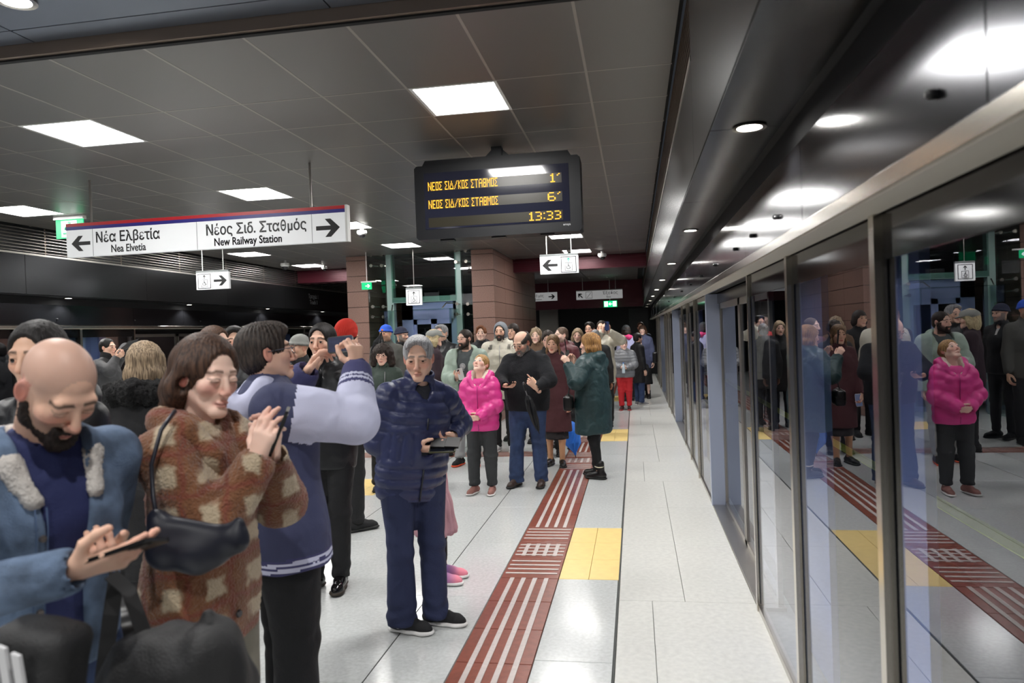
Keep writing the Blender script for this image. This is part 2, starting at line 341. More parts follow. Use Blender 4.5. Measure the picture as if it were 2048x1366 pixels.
# ---------------------------------------------------------------- screen doors on both sides
BAY = 6.22
def side_walls(right):
    X = (lambda x: x) if right else mx
    nm = 'right' if right else 'left'
    wl = MB().box(X(XF+.02), X(XF+.06), Y0, Y1, 2.42, CZ+.02).build('wall_'+nm, M_void); tag(wl, 'black metal wall band above the %s screen doors' % nm, None, kind='structure')
    for k in range(8):                                                                # louvre slats
        z = 2.965+.041*k
        b = MB(); b.prism([(X(XF), z), (X(XF+.018), z+.014), (X(XF+.018), z+.02), (X(XF), z+.006)], 1, 3.5, 24.4); b.build('louvre_slat', M_steel if not right else M_fascia, wl)
    for y in np.arange(4.2, 24, 1.45): MB().box(X(XF+.016), X(XF+.024), y, y+.02, 2.94, CZ).build('louvre_post', M_fascia, wl)
    MB().box(X(XF-.004), X(XF+.02), 3.5, 24.4, 2.925, 2.948).build('louvre_trim', M_steel, wl)
    fy = [Y0, -2.2, .6, 3.5]+[3.5+2.35*k for k in range(1, 11)]
    for a, b_ in zip(fy[:-1], fy[1:]):
        MB().box(X(XF), X(XF+.02), a+.003, b_-.003, 2.411, 2.922 if a > 3.4 else CZ+.07).build('fascia_panel', M_blacks, wl)
    for k in range(21):
        a = Y0+1.552*k; MB().box(X(XF), X(XF+.245), a+.003, min(a+1.549, Y1), 2.407, 2.42).build('soffit_panel', M_blacks, wl)
    MB().box(X(.592), X(XP+.1), Y0, Y1, 2.0, 2.5).build('header_core', M_void, wl)
    MB().box(X(XF+.25), X(.60), Y0, Y1, 2.43, 2.5).build('shadow_gap', M_void, wl)
    for k in range(24):
        a = -4.0+1.325*k
        b = MB(); b.prism([(X(.575), 2.035), (X(.590), 2.035), (X(.590), 2.315), (X(.575), 2.315)], 1, a+.003, min(a+1.322, Y1)); b.build('header_panel', M_head, wl)
    for k in range(10):
        b = MB(); sgn = -1 if right else 1
        yk_ = (1.50, 3.05, 3.65, 4.25, 5.3, 6.4, 7.6, 9.0, 10.6, 12.4)[k]
        b.tube([(X(.580), yk_, 2.12), (X(.560), yk_, 2.12), (X(.556), yk_, 2.12)], [.010, .010, .006], 10); b.build('status_lamp', M_blackpl, wl, True)
    # steel rail
    b = MB(); b.prism([(X(.545), 1.985), (X(.545), 2.022), (X(.560), 2.033), (X(.600), 2.033), (X(.70), 2.033), (X(.70), 1.995), (X(.655), 1.995)], 1, Y0, Y1); b.build('steel_rail', M_steelp, wl)
    b = MB(); b.prism([(X(.552), 1.979), (X(.552), 1.986), (X(.662), 1.997), (X(.662), 1.986)], 1, Y0, Y1); b.build('rail_underside', mat('satin_grey_metal', srgb(190, 184, 172), .55, metal=.15), wl)
    # bays
    for n in range(-1, 4):
        ys = .85+BAY*n; yd0, yd1 = ys+3.65, ys+BAY
        e = empty('platform_screen_bay', (X(XP), ys, 0), label=('%s bay of full-height glass screen doors along the %s platform edge' % (onum[n] if n >= 0 else 'rearmost', nm)), cat='screen door')
        def P(bld, name, m, par=e, sm=False):
            bld.v = [(p[0]-X(XP), p[1]-ys, p[2]) for p in bld.v]; return bld.build(name, m, par, sm)
        cuts = [ys+.09, ys+1.30, ys+2.46, yd0]
        for i in range(3):
            a, c = cuts[i], cuts[i+1]
            P(MB().box(X(XP+.006), X(XP+.016), a+.02, c-.02, .03, 1.99), 'fixed_pane', M_pane)
            fb = MB(); fb.box(X(XP+.002), X(XP+.005), a+.02, c-.02, 1.86, 1.99); fb.box(X(XP+.002), X(XP+.005), a+.02, a+.045, .05, 1.86); fb.box(X(XP+.002), X(XP+.005), c-.045, c-.02, .05, 1.86)
            P(fb, 'pane_border', M_frit)
        for i, a in enumerate(cuts[1:3]):
            P(MB().box(X(XP-.022), X(XP+.03), a-.022, a+.022, 0, 1.99), 'post', M_steelp)
        P(MB().box(X(XP-.012), X(XP+.03), yd0-.03, yd0, 0, 1.99), 'post', M_steelp)
        P(MB().box(X(XP-.004), X(XP+.03), ys+.09, yd0, 0, .035), 'base_rail', M_steel)
        # backing steel in the door pockets
        P(MB().box(X(.84), X(.87), ys+1.50, ys+1.88, 0, 1.97), 'pocket_panel', M_steelb)
        P(MB().box(X(.84), X(.87), ys+2.66, ys+3.20, 0, 1.97), 'pocket_panel', M_steelb)
        # column closing the door opening
        P(MB().box(X(XP-.005), X(XP+.125), ys+.001, ys+.09, 0, 1.99), 'column', M_col)
        P(MB().box(X(XP), X(XP+.16), yd0, yd1-.002, -.01, .012), 'threshold_plate', M_steel)
        P(MB().box(X(XP+.1), X(XP+.15), yd0, yd1, 1.9, 1.99), 'door_lintel', M_blackp)
        mid = (yd0+yd1)/2
        for (a, c) in ((yd0+.01, mid-.008), (mid+.008, yd1-.01)):
            lf_ = MB(); x0, x1 = X(XP+.115), X(XP+.145)
            lf_.box(x0, x1, a, a+.045, .013, 1.9); lf_.box(x0, x1, c-.045, c, .013, 1.9); lf_.box(x0, x1, a, c, .013, .05); lf_.box(x0, x1, a, c, 1.85, 1.9)
            d = P(lf_, 'door_leaf', M_steel)
            P(MB().box(X(XP+.126), X(XP+.134), a+.045, c-.045, .05, 1.85), 'pane', M_pane, d)
    # tunnel behind
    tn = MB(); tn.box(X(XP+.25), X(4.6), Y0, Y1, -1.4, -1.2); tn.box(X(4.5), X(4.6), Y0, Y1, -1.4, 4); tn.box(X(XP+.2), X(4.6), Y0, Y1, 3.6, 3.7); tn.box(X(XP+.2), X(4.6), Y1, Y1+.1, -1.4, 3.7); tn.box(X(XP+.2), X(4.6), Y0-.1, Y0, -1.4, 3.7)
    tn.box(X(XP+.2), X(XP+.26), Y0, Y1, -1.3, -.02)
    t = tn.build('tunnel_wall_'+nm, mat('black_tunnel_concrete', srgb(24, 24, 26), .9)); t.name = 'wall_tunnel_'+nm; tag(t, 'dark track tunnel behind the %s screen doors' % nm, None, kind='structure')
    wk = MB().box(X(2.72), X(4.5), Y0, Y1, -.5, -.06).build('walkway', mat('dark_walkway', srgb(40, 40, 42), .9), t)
    MB().box(X(2.70), X(2.86), Y0, Y1, -.06, -.05).build('edge_line', M_lime, t)
    return wl
wall_r = side_walls(True); wall_l = side_walls(False)
# "Track 1" marking on the left fascia
for s_, z_ in (('Τροχιά 1', 2.70), ('Track 1', 2.56)):
    me = text_mesh(s_, .14, .001, 'CENTER'); me.materials.clear(); me.materials.append(mat('grey_marking', srgb(110, 110, 112), .5))
    me.transform(Matrix.Rotation(math.pi/2, 4, 'X')); me.transform(Matrix.Rotation(math.pi/2, 4, 'Z')); me.transform(Matrix.Translation((mx(XF)+.004, 16.7, z_)))
    link('lettering', me, None, wall_l)
# ---------------------------------------------------------------- burgundy beam, end walls
bm_ = MB().box(mx(XF), XF, 15.9, 16.35, 3.02, CZ+.05).build('beam', M_burg); bm_.name = 'trim_1'; tag(bm_, 'burgundy metal beam across the ceiling', None, kind='structure')
MB().box(mx(XF), XF, 15.86, 15.9, CZ-.06, CZ-.01).build('beam_lip', M_burg, bm_)
for k in range(5): MB().box(mx(XF), XF, 15.893, 15.9, 3.03+.045*k, 3.062+.045*k).build('beam_slat', M_burg, bm_)
ew = MB().box(mx(XF), XF, 24.5, 24.62, 2.42, CZ+.05).build('wall_end_upper', M_burg); ew.name = 'trim_2'; tag(ew, 'burgundy metal wall band above the far end', None, kind='structure')
we = MB().box(mx(XP)-.3, XP+.3, 27.3, 27.5, 0, 3.6).build('wall_end', mat('black_end_wall', srgb(20, 21, 24), .55)); tag(we, 'black far end wall', None, kind='structure')
MB().box(mx(XP), XP, 24.62, 27.3, 2.6, 2.65).build('soffit', M_void, we)
MB().box(-.2, .5, 27.25, 27.3, 0, 2.42).build('wall_panel', mat('dark_grey_panel', srgb(52, 53, 56), .5), we)
MB().box(-3.5, -2.83, 27.2, 27.3, 0, 2.5).build('steel_panel', M_steel, we)
MB().box(-2.86, -2.80, 27.16, 27.3, 0, 2.55).build('steel_frame', M_steel, we)
wb = MB().box(mx(XP)-.2, XP+.2, Y0-.1, Y0, 0, 3.6).build('wall_back', mat('grey_back_wall', srgb(90, 90, 92), .7)); tag(wb, 'plain wall behind the camera', None, kind='structure')
# ---------------------------------------------------------------- lift shaft between stone pillars
YP = 13.56
def pillar(x0, x1, y0, y1, label, nside):
    e = empty('stone_pillar', ((x0+x1)/2, y0, 0), label=label, cat='pillar')
    cx = (x0+x1)/2
    def L(b, n, m): b.v = [(p[0]-cx, p[1]-y0, p[2]) for p in b.v]; return b.build(n, m, e)
    L(MB().box(x0+.03, x1-.03, y0+.03, y1, 0, CZ), 'core', M_stonej)
    h = .302; g = .005
    zs = [CZ-.09-h*k for k in range(0, 11)]; zs = [CZ]+zs+[0.0]
    zs = [z for z in zs if z >= 0]
    for zt, zb in zip(zs[:-1], zs[1:]):
        L(MB().box(x0, x1, y0, y0+.03, zb+g, zt-g), 'stone_block', M_stone)
        n = nside
        for k in range(n):
            a = y0+.03+(y1-y0-.03)*k/n; c = y0+.03+(y1-y0-.03)*(k+1)/n
            L(MB().box(x1-.03, x1, a+g*(k > 0), c-g, zb+g, zt-g), 'stone_block', M_stone)
    return e
pillar(-3.011, -2.587, YP, 19.4, 'long pink-brown stone pillar on the right of the glass lift', 5)
pillar(-5.504, -5.085, YP, 17.0, 'narrow pink-brown stone pillar on the left of the glass lift', 2)
lift = empty('lift', (-3.97, YP, 0), label='glass lift shaft with pale green steel frame between two stone pillars', cat='lift')
def LB(b, n, m, par=lift, sm=False): b.v = [(p[0]+3.97, p[1]-YP, p[2]) for p in b.v]; return b.build(n, m, par, sm)
for (a, c) in ((-4.721, -4.59), (-3.351, -3.234)): LB(MB().box(a, c, YP+.06, YP+.2, 0, CZ), 'frame_post', M_dkgreen)
LB(MB().box(-4.59, -3.351, YP+.06, YP+.16, 2.352, 2.457), 'frame_beam', M_dkgreen)
LB(MB().box(-5.085, -4.73, YP+.02, YP+.032, .02, CZ-.01), 'glass_pane', M_lift)
LB(MB().box(-3.225, -3.011, YP+.02, YP+.032, .02, CZ-.01), 'glass_pane', M_lift)
LB(MB().box(-4.61, -3.33, YP+.035, YP+.047, 2.36, CZ-.01), 'glass_pane', M_lift)
for (x0, x1) in ((-4.63, -4.61), (-3.36, -3.34)): LB(MB().box(x0, x1, YP-.45, YP+.3, .02, 2.19), 'glass_fin', M_lift)
LB(MB().box(-4.68, -3.30, YP-.5, YP+.06, 2.175, 2.192), 'glass_canopy', M_lift)
LB(MB().box(-5.085, -3.011, YP+2.6, YP+2.65, 0, CZ), 'shaft_back', M_void)
LB(MB().box(-4.59, -3.35, YP+.55, YP+.6, 2.03, 2.36), 'door_header', M_steelb)
for (x0, x1) in ((-4.59, -4.36), (-3.533, -3.351)): LB(MB().box(x0, x1, YP+.55, YP+.62, 0, 2.36), 'door_jamb', M_steelb)
for (x0, x1) in ((-4.36, -3.95), (-3.945, -3.533)):
    b = MB(); b.box(x0, x0+.06, YP+.6, YP+.63, .01, 2.03); b.box(x1-.06, x1, YP+.6, YP+.63, .01, 2.03); b.box(x0, x1, YP+.6, YP+.63, 1.93, 2.03); b.box(x0, x1, YP+.6, YP+.63, .01, .1)
    d = LB(b, 'lift_door', M_steelb); LB(MB().box(x0+.06, x1-.06, YP+.612, YP+.62, .1, 1.93), 'pane', M_lift, d)
def zpix(x, y): p = at(640+x/4.452, 480+y/4.452, YP); return p.x, p.z
fit_me = {}
for (x, y) in ((455,135),(550,130),(455,230),(550,228),(470,595),(565,595),(470,685),(565,685),(1205,95),(1295,95),(1210,195),(1300,190),(1220,568),(1315,570),(1220,660),(1320,660)):
    fx, fz = zpix(x, y); b = MB(); b.tube([(fx, YP-.015, fz), (fx, YP+.07, fz)], [.032, .022], 12); b.tube([(fx, YP+.05, fz), (fx+.11, YP+.09, fz-.01)], .011, 6)
    LB(b, 'spider_fitting', M_steelp, sm=False)
for sx in (-4.60, -3.37):
    s = 1 if sx < -4 else -1
    LB(MB().tube([(sx, YP-.02, 2.30), (sx+s*.09, YP-.25, 2.30), (sx+s*.13, YP-.42, 2.20)], .011, 8), 'canopy_arm', M_steelp)
# ---------------------------------------------------------------- signs
def arrow(e, cx, cz, y, s, ang, m=None, name='arrow'):
    """flat arrow pointing at ang (0 = right, 90 = up) as seen from -Y"""
    pts = [(-.5, -.085), (.12, -.085), (-.12, -.36), (.12, -.36), (.5, 0), (.12, .36), (-.12, .36), (.12, .085), (-.5, .085)]
    c, s_ = math.cos(math.radians(ang)), math.sin(math.radians(ang))
    b = MB(); b.prism([(cx+s*(px*c-pz*s_), cz+s*(px*s_+pz*c)) for px, pz in pts], 1, y, y+.0015); return b.build(name, m or M_ink, e)
def outline(e, x0, x1, z0, z1, y, t, m=None, name='frame_line'):
    b = MB(); m = m or M_ink
    b.box(x0, x1, y, y+.0015, z0, z0+t); b.box(x0, x1, y, y+.0015, z1-t, z1); b.box(x0, x0+t, y, y+.0015, z0, z1); b.box(x1-t, x1, y, y+.0015, z0, z1)
    return b.build(name, m, e)
def wheelchair(e, cx, cz, y, s, m=None):
    b = MB(); m = m or M_ink
    b.tube([(cx-.05*s, y, cz+.30*s), (cx-.05*s, y, cz+.02*s), (cx+.16*s, y, cz+.02*s), (cx+.22*s, y, cz-.22*s), (cx+.32*s, y, cz-.20*s)], .045*s, 6)
    b.tube([(cx-.05*s, y, cz+.16*s), (cx+.14*s, y, cz+.16*s)], .04*s, 6)
    b.tube([(cx-.05*s+.24*s*math.cos(t), y, cz-.1*s+.24*s*math.sin(t)) for t in np.linspace(2.2, 6.0, 12)], .04*s, 6)
    b.lathe([(.001, -.002), (.065*s, -.002), (.065*s, .002)], c=(cx-.05*s, y, cz+.38*s), n=10, axis=1)
    return b.build('wheelchair_symbol', m, e)
def local_sign(name, x, y, z, **k): return empty(name, (x, y, z), **k)
# main hanging sign
W, Hs = 2.81, .318
e = local_sign('hanging_sign', -5.319, 6.2, 2.572, label='long white hanging sign with red and blue top bands and two arrows', cat='sign')
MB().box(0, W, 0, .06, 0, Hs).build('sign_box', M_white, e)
MB().box(W, W+.02, -.004, .064, -.004, Hs+.004).build('end_cap', M_plastic, e)
MB().box(0, W, -.002, 0, Hs-.030, Hs).build('red_band', M_signred, e); MB().box(0, W, -.002, 0, Hs-.062, Hs-.030).build('blue_band', M_signblue, e)
for xx in (.28, 1.36, 2.49): MB().box(xx, xx+.004, -.0015, 0, 0, Hs-.062).build('divider_line', M_signg, e)
arrow(e, .155, .125, -.003, .20, 180); arrow(e, W-.165, .125, -.003, .225, 0)
sign_text('Νέα Ελβετία', .31, .125, -.002, .135, M_ink, e, xs=.84, bold=.0021); sign_text('Nea Elvetia', .47, .025, -.002, .10, M_ink, e, xs=.80, bold=.0014)
x_ = 1.45
for piece, sx_ in (('Νέος Σιδ. Στα', .83), ('Θ', .56), ('μός', .83)):                 # theta drawn narrow
    o_ = sign_text(piece, x_, .125, -.002, .135, M_ink, e, xs=sx_, bold=.0021); x_ = max(v.co.x for v in o_.data.vertices)+.008; sign_text('New Railway Station', 1.53, .025, -.002, .10, M_ink, e, xs=.80, bold=.0014)
for xx in (.25, 2.48): MB().tube([(xx, .03, Hs), (xx, .03, CZ-2.572)], .011, 8).build('rod', M_steel, e)
# departure display
e = local_sign('departure_display', -1.115, 6.1, 2.525, label='black hanging departure display with amber dot-matrix lines', cat='display')
DW, DH = 1.425, .632
h = DW/2
bz = MB(); bz.prism([(-h, .02), (-h+.02, 0), (h-.02, 0), (h, .02), (h, DH-.02), (h-.02, DH), (-h+.02, DH), (-h, DH-.02)], 1, .0, .22); bz.build('housing', mat('black_display_housing', srgb(26, 27, 31), .45), e)
b = MB(); b.prism([(-h+.06, DH), (h-.07, DH), (h-.10, DH+.05), (-h+.09, DH+.05)], 1, .03, .2); b.build('top_rail', mat('black_display_housing'), e)
MB().box(-.045, .045, .07, .15, DH+.05, CZ-2.525).build('mount_post', mat('grey_mount', srgb(60, 62, 64), .4, metal=.5), e)
b = MB(); b.prism([(-.12, DH+.05), (.12, DH+.05), (.045, DH+.12), (-.045, DH+.12)], 1, .1, .12); b.build('mount_gusset', mat('grey_mount'), e)
MB().box(-h+.085, h-.095, -.004, .0, .085, DH-.065).build('screen', mat('dark_blue_screen', srgb(38, 40, 58), .12, spec=.6, coat=.6), e)
for xx in (-.45, 0, .42): MB().box(xx-.06, xx+.06, .03, .1, -.012, 0).build('foot_clip', M_blackpl, e)
M_row = mat('olive_led_strip', srgb(58, 54, 42), .3); M_led = emat('lit_amber_led', (1.0, 0.42, 0.03, 1), 1.15)
F = {'Ν':['10001','11001','11001','10101','10011','10011','10001'],'Ε':['1111','1000','1000','1110','1000','1000','1111'],'Ο':['1111','1001','1001','1001','1001','1001','1111'],
'Σ':['1111','1000','0100','0010','0100','1000','1111'],'Ι':['1','1','1','1','1','1','1'],'Δ':['00100','00100','01010','01010','10001','10001','11111'],'/':['00001','00010','00010','00100','01000','01000','10000'],
'Κ':['1001','1010','1100','1000','1100','1010','1001'],'Τ':['11111','00100','00100','00100','00100','00100','00100'],'Α':['01110','10001','10001','11111','10001','10001','10001'],'Θ':['1111','1001','1001','1111','1001','1001','1111'],
'Μ':['10001','11011','10101','10101','10001','10001','10001'],' ':['00']*7,'1':['010','110','010','010','010','010','111'],'6':['01110','10000','10000','11110','10001','10001','01110'],"'":['01','10','00','00','00','00','00'],
'3':['1110','0001','0001','0110','0001','0001','1110'],':':['0','1','0','0','0','1','0']}
def led(txt, x, z, hgt, pxw, right=False):
    ph = hgt/7; cols = []; 
    for ch in txt:
        g = F[ch]
        for c in range(len(g[0])): cols.append([g[r][c] for r in range(7)])
        cols.append(['0']*7)
    n = len(cols); x0 = x-n*pxw if right else x; b = MB()
    for i, c in enumerate(cols):
        for r in range(7):
            if c[r] == '1':
                X0 = x0+i*pxw; Z0 = z+(6-r)*ph; b.box(X0+pxw*.07, X0+pxw*.93, -.007, -.005, Z0+ph*.1, Z0+ph*.9)
    return tag(b.build('led_text', M_led, e), kind='stuff')
rx0, rx1 = -h+.115, h-.155
for (z, t1, t2) in ((.415, 'ΝΕΟΣ ΣΙΔ/ΚΟΣ ΣΤΑΘΜΟΣ', "1'"), (.26, 'ΝΕΟΣ ΣΙΔ/ΚΟΣ ΣΤΑΘΜΟΣ', "6'"), (.105, None, '13:33')):
    MB().box(rx0, rx1, -.005, -.003, z-.004, z+.078).build('led_strip', M_row, e)
    if t1: led(t1, rx0+.005, z, .074, .0062)
    led(t2, rx1, z, .074, .0135, True)
sign_text('amsys', h-.155, .052, -.002, .026, M_white, e)
# lift arrows signs
def lift_sign(x0, x1, y, z0, z1, left, label, tip=None):
    e = local_sign('lift_sign', x0, y, z0, label=label, cat='sign'); W = x1-x0; H_ = z1-z0
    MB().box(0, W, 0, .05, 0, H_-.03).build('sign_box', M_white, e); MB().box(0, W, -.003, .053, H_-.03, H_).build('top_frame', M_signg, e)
    ax = W*.26 if left else W*.74; px = W*.745 if left else W*.25
    MB().box(W*.5-.002, W*.5+.002, -.0015, 0, 0, H_-.03).build('divider_line', M_signg, e)
    arrow(e, ax, H_*.44, -.003, W*.40, 180 if left else 0)
    s = W*.40; outline(e, px-s/2, px+s/2, H_*.44-s*.52, H_*.44+s*.52, -.003, .010)
    outline(e, px-s*.24, px+s*.24, H_*.44-s*.42, H_*.44+s*.12, -.003, .006); arrow(e, px, H_*.44+s*.31, -.003, s*.28, 90, tip); wheelchair(e, px, H_*.44-s*.14, -.003, s*.46)
    for xx in (W*.18, W*.82): MB().tube([(xx, .025, H_), (xx, .025, CZ-z0)], .008, 8).build('rod', M_plastic, e)
lift_sign(-1.316, -.762, 10.5, 2.523, 2.807, True, 'white hanging lift sign with black arrow pointing left', mat('teal_ink', srgb(40, 150, 130), .5))
lift_sign(-6.745, -6.194, 10.5, 2.548, 2.842, False, 'small white lift sign with black arrow pointing right below the long sign')
e = local_sign('lift_sign', -4.131, 12.98, 2.27, label='square white wheelchair lift sign above the lift canopy', cat='sign')
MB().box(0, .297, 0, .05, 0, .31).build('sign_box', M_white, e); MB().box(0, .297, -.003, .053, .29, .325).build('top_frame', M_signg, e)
outline(e, .035, .262, .03, .27, -.003, .010); outline(e, .095, .205, .05, .165, -.003, .006); arrow(e, .15, .215, -.003, .075, 90); wheelchair(e, .15, .105, -.003, .10)
MB().tube([(.15, .025, .325), (.15, .025, CZ-2.27)], .008, 8).build('rod', M_steel, e)
# exit sign at the far end
e = local_sign('exit_sign', -1.735, 22.5, 2.627, label='white exit sign with diagonal arrow and escalator symbol at the far end', cat='sign')
MB().box(0, 1.405, 0, .05, 0, .29).build('sign_box', M_white, e); MB().box(0, 1.405, -.003, .053, .262, .29).build('top_frame', M_signg, e)
arrow(e, .125, .125, -.003, .19, 135); outline(e, .29, .49, .03, .235, -.003, .010)
MB().tube([(.33, -.003, .06), (.45, -.003, .2)], .006, 6).build('escalator_symbol', M_ink, e)
sign_text('Έξοδος', .80, .135, -.002, .13, M_ink, e); sign_text('Exit', .92, .03, -.002, .085, M_ink, e)
for xx in (.2, 1.2): MB().tube([(xx, .025, .29), (xx, .025, CZ-2.627)], .008, 6).build('rod', M_plastic, e)
e = local_sign('direction_sign', -3.9, 22.5, 2.638, label='white direction sign partly hidden behind the right stone pillar', cat='sign')
MB().box(0, 1.575, 0, .05, 0, .262).build('sign_box', M_white, e); sign_text('μός', 1.16, .125, -.002, .12, M_ink, e, align='RIGHT', xs=.85); sign_text('Θ', .965, .125, -.002, .12, M_ink, e, align='RIGHT', xs=.58); sign_text('Νέος Σιδ. Στα', .885, .125, -.002, .12, M_ink, e, align='RIGHT', xs=.85); sign_text('New Railway Station', 1.1, .03, -.002, .075, M_ink, e, align='RIGHT'); arrow(e, 1.41, .125, -.003, .2, 0)
for xx in (.2, 1.3): MB().tube([(xx, .025, .262), (xx, .025, CZ-2.638)], .008, 6).build('rod', M_plastic, e)
# lit emergency signs
def runner(e, cx, cz, y, s, m):
    b = MB()
    for pts in ([(0, .16), (.02, -.04)], [(.02, -.04), (.16, -.12), (.12, -.3)], [(.02, -.04), (-.08, -.2), (-.26, -.2)], [(0, .14), (.14, .04), (.22, .12)], [(0, .14), (-.14, .08), (-.18, -.04)]):
        b.tube([(cx+p*s, y, cz+q*s) for p, q in pts], .045*s, 6)
    b.lathe([(.001, -.003), (.07*s, -.003), (.07*s, .003)], c=(cx+.05*s, y, cz+.28*s), n=10, axis=1); b.build('running_figure', m, e)
e = local_sign('emergency_exit_sign', -6.86, 7.8, 3.03, label='lit green running-man exit sign behind the left end of the long sign', cat='sign')
MB().box(0, .40, 0, .06, .225, .265).build('housing', M_plastic, e); MB().box(.015, .385, .02, .035, 0, .225).build('lit_panel', M_green, e); MB().box(.09, .30, .017, .019, .015, .21).build('white_field', M_lit, e); runner(e, .19, .11, .012, .26, mat('green_ink', srgb(10, 120, 70), .5))
e = local_sign('emergency_exit_sign', -4.99, 13.0, 2.60, label='small lit green arrow exit sign in front of the lift glass', cat='sign')
MB().box(0, .19, 0, .02, 0, .13).build('lit_panel', M_green, e); MB().box(-.01, .28, -.01, .04, .13, .155).build('housing', M_plastic, e); arrow(e, .12, .065, -.004, .09, 0, M_lit); MB().tube([(.1, .01, .155), (.1, .01, CZ-2.6)], .006, 6).build('rod', M_plastic, e)
e = local_sign('emergency_exit_sign', -.95, 23.6, 2.40, label='lit green and white exit sign under the far burgundy wall', cat='sign')
MB().box(0, .42, 0, .04, 0, .2).build('lit_panel', M_green, e); MB().box(.02, .13, -.004, 0, .02, .18).build('white_field', M_lit, e); MB().box(.29, .40, -.004, 0, .02, .18).build('white_field', M_lit, e); arrow(e, .21, .1, -.004, .12, 180, M_lit); MB().tube([(.2, .02, .2), (.2, .02, CZ-2.40)], .008, 6).build('rod', M_plastic, e)
# cameras and detectors on the ceiling
def dome(x, y, label, s=1.0, z=None):
    z = CZ if z is None else z
    e = empty('security_camera', (x, y, z), label=label, cat='camera'); e.scale = (s, s, s)
    MB().lathe([(.03, 0), (.03, -.05), (.085, -.055), (.09, -.10), (.07, -.125)], n=18).build('housing', M_plastic, e, False); MB().lathe([(.062, -.12), (.058, -.15), (.036, -.175), (.005, -.185)], n=18).build('dome', mat('dark_dome', (0.01, .01, .012, 1), .08), e, True)
dome(-3.84, 10.1, 'white dome camera on the ceiling right of the long sign', .8)
dome(-6.8, 13.6, 'white dome camera on the ceiling left of the lift, farther from the pillar'); dome(-6.5, 14.8, 'small white camera beside the fourth-row far left light', .7)
dome(-.60, 15.0, 'white dome camera on the ceiling in front of the burgundy beam'); dome(-1.2, 14.2, 'small white ceiling sensor above the right lift sign', .6)
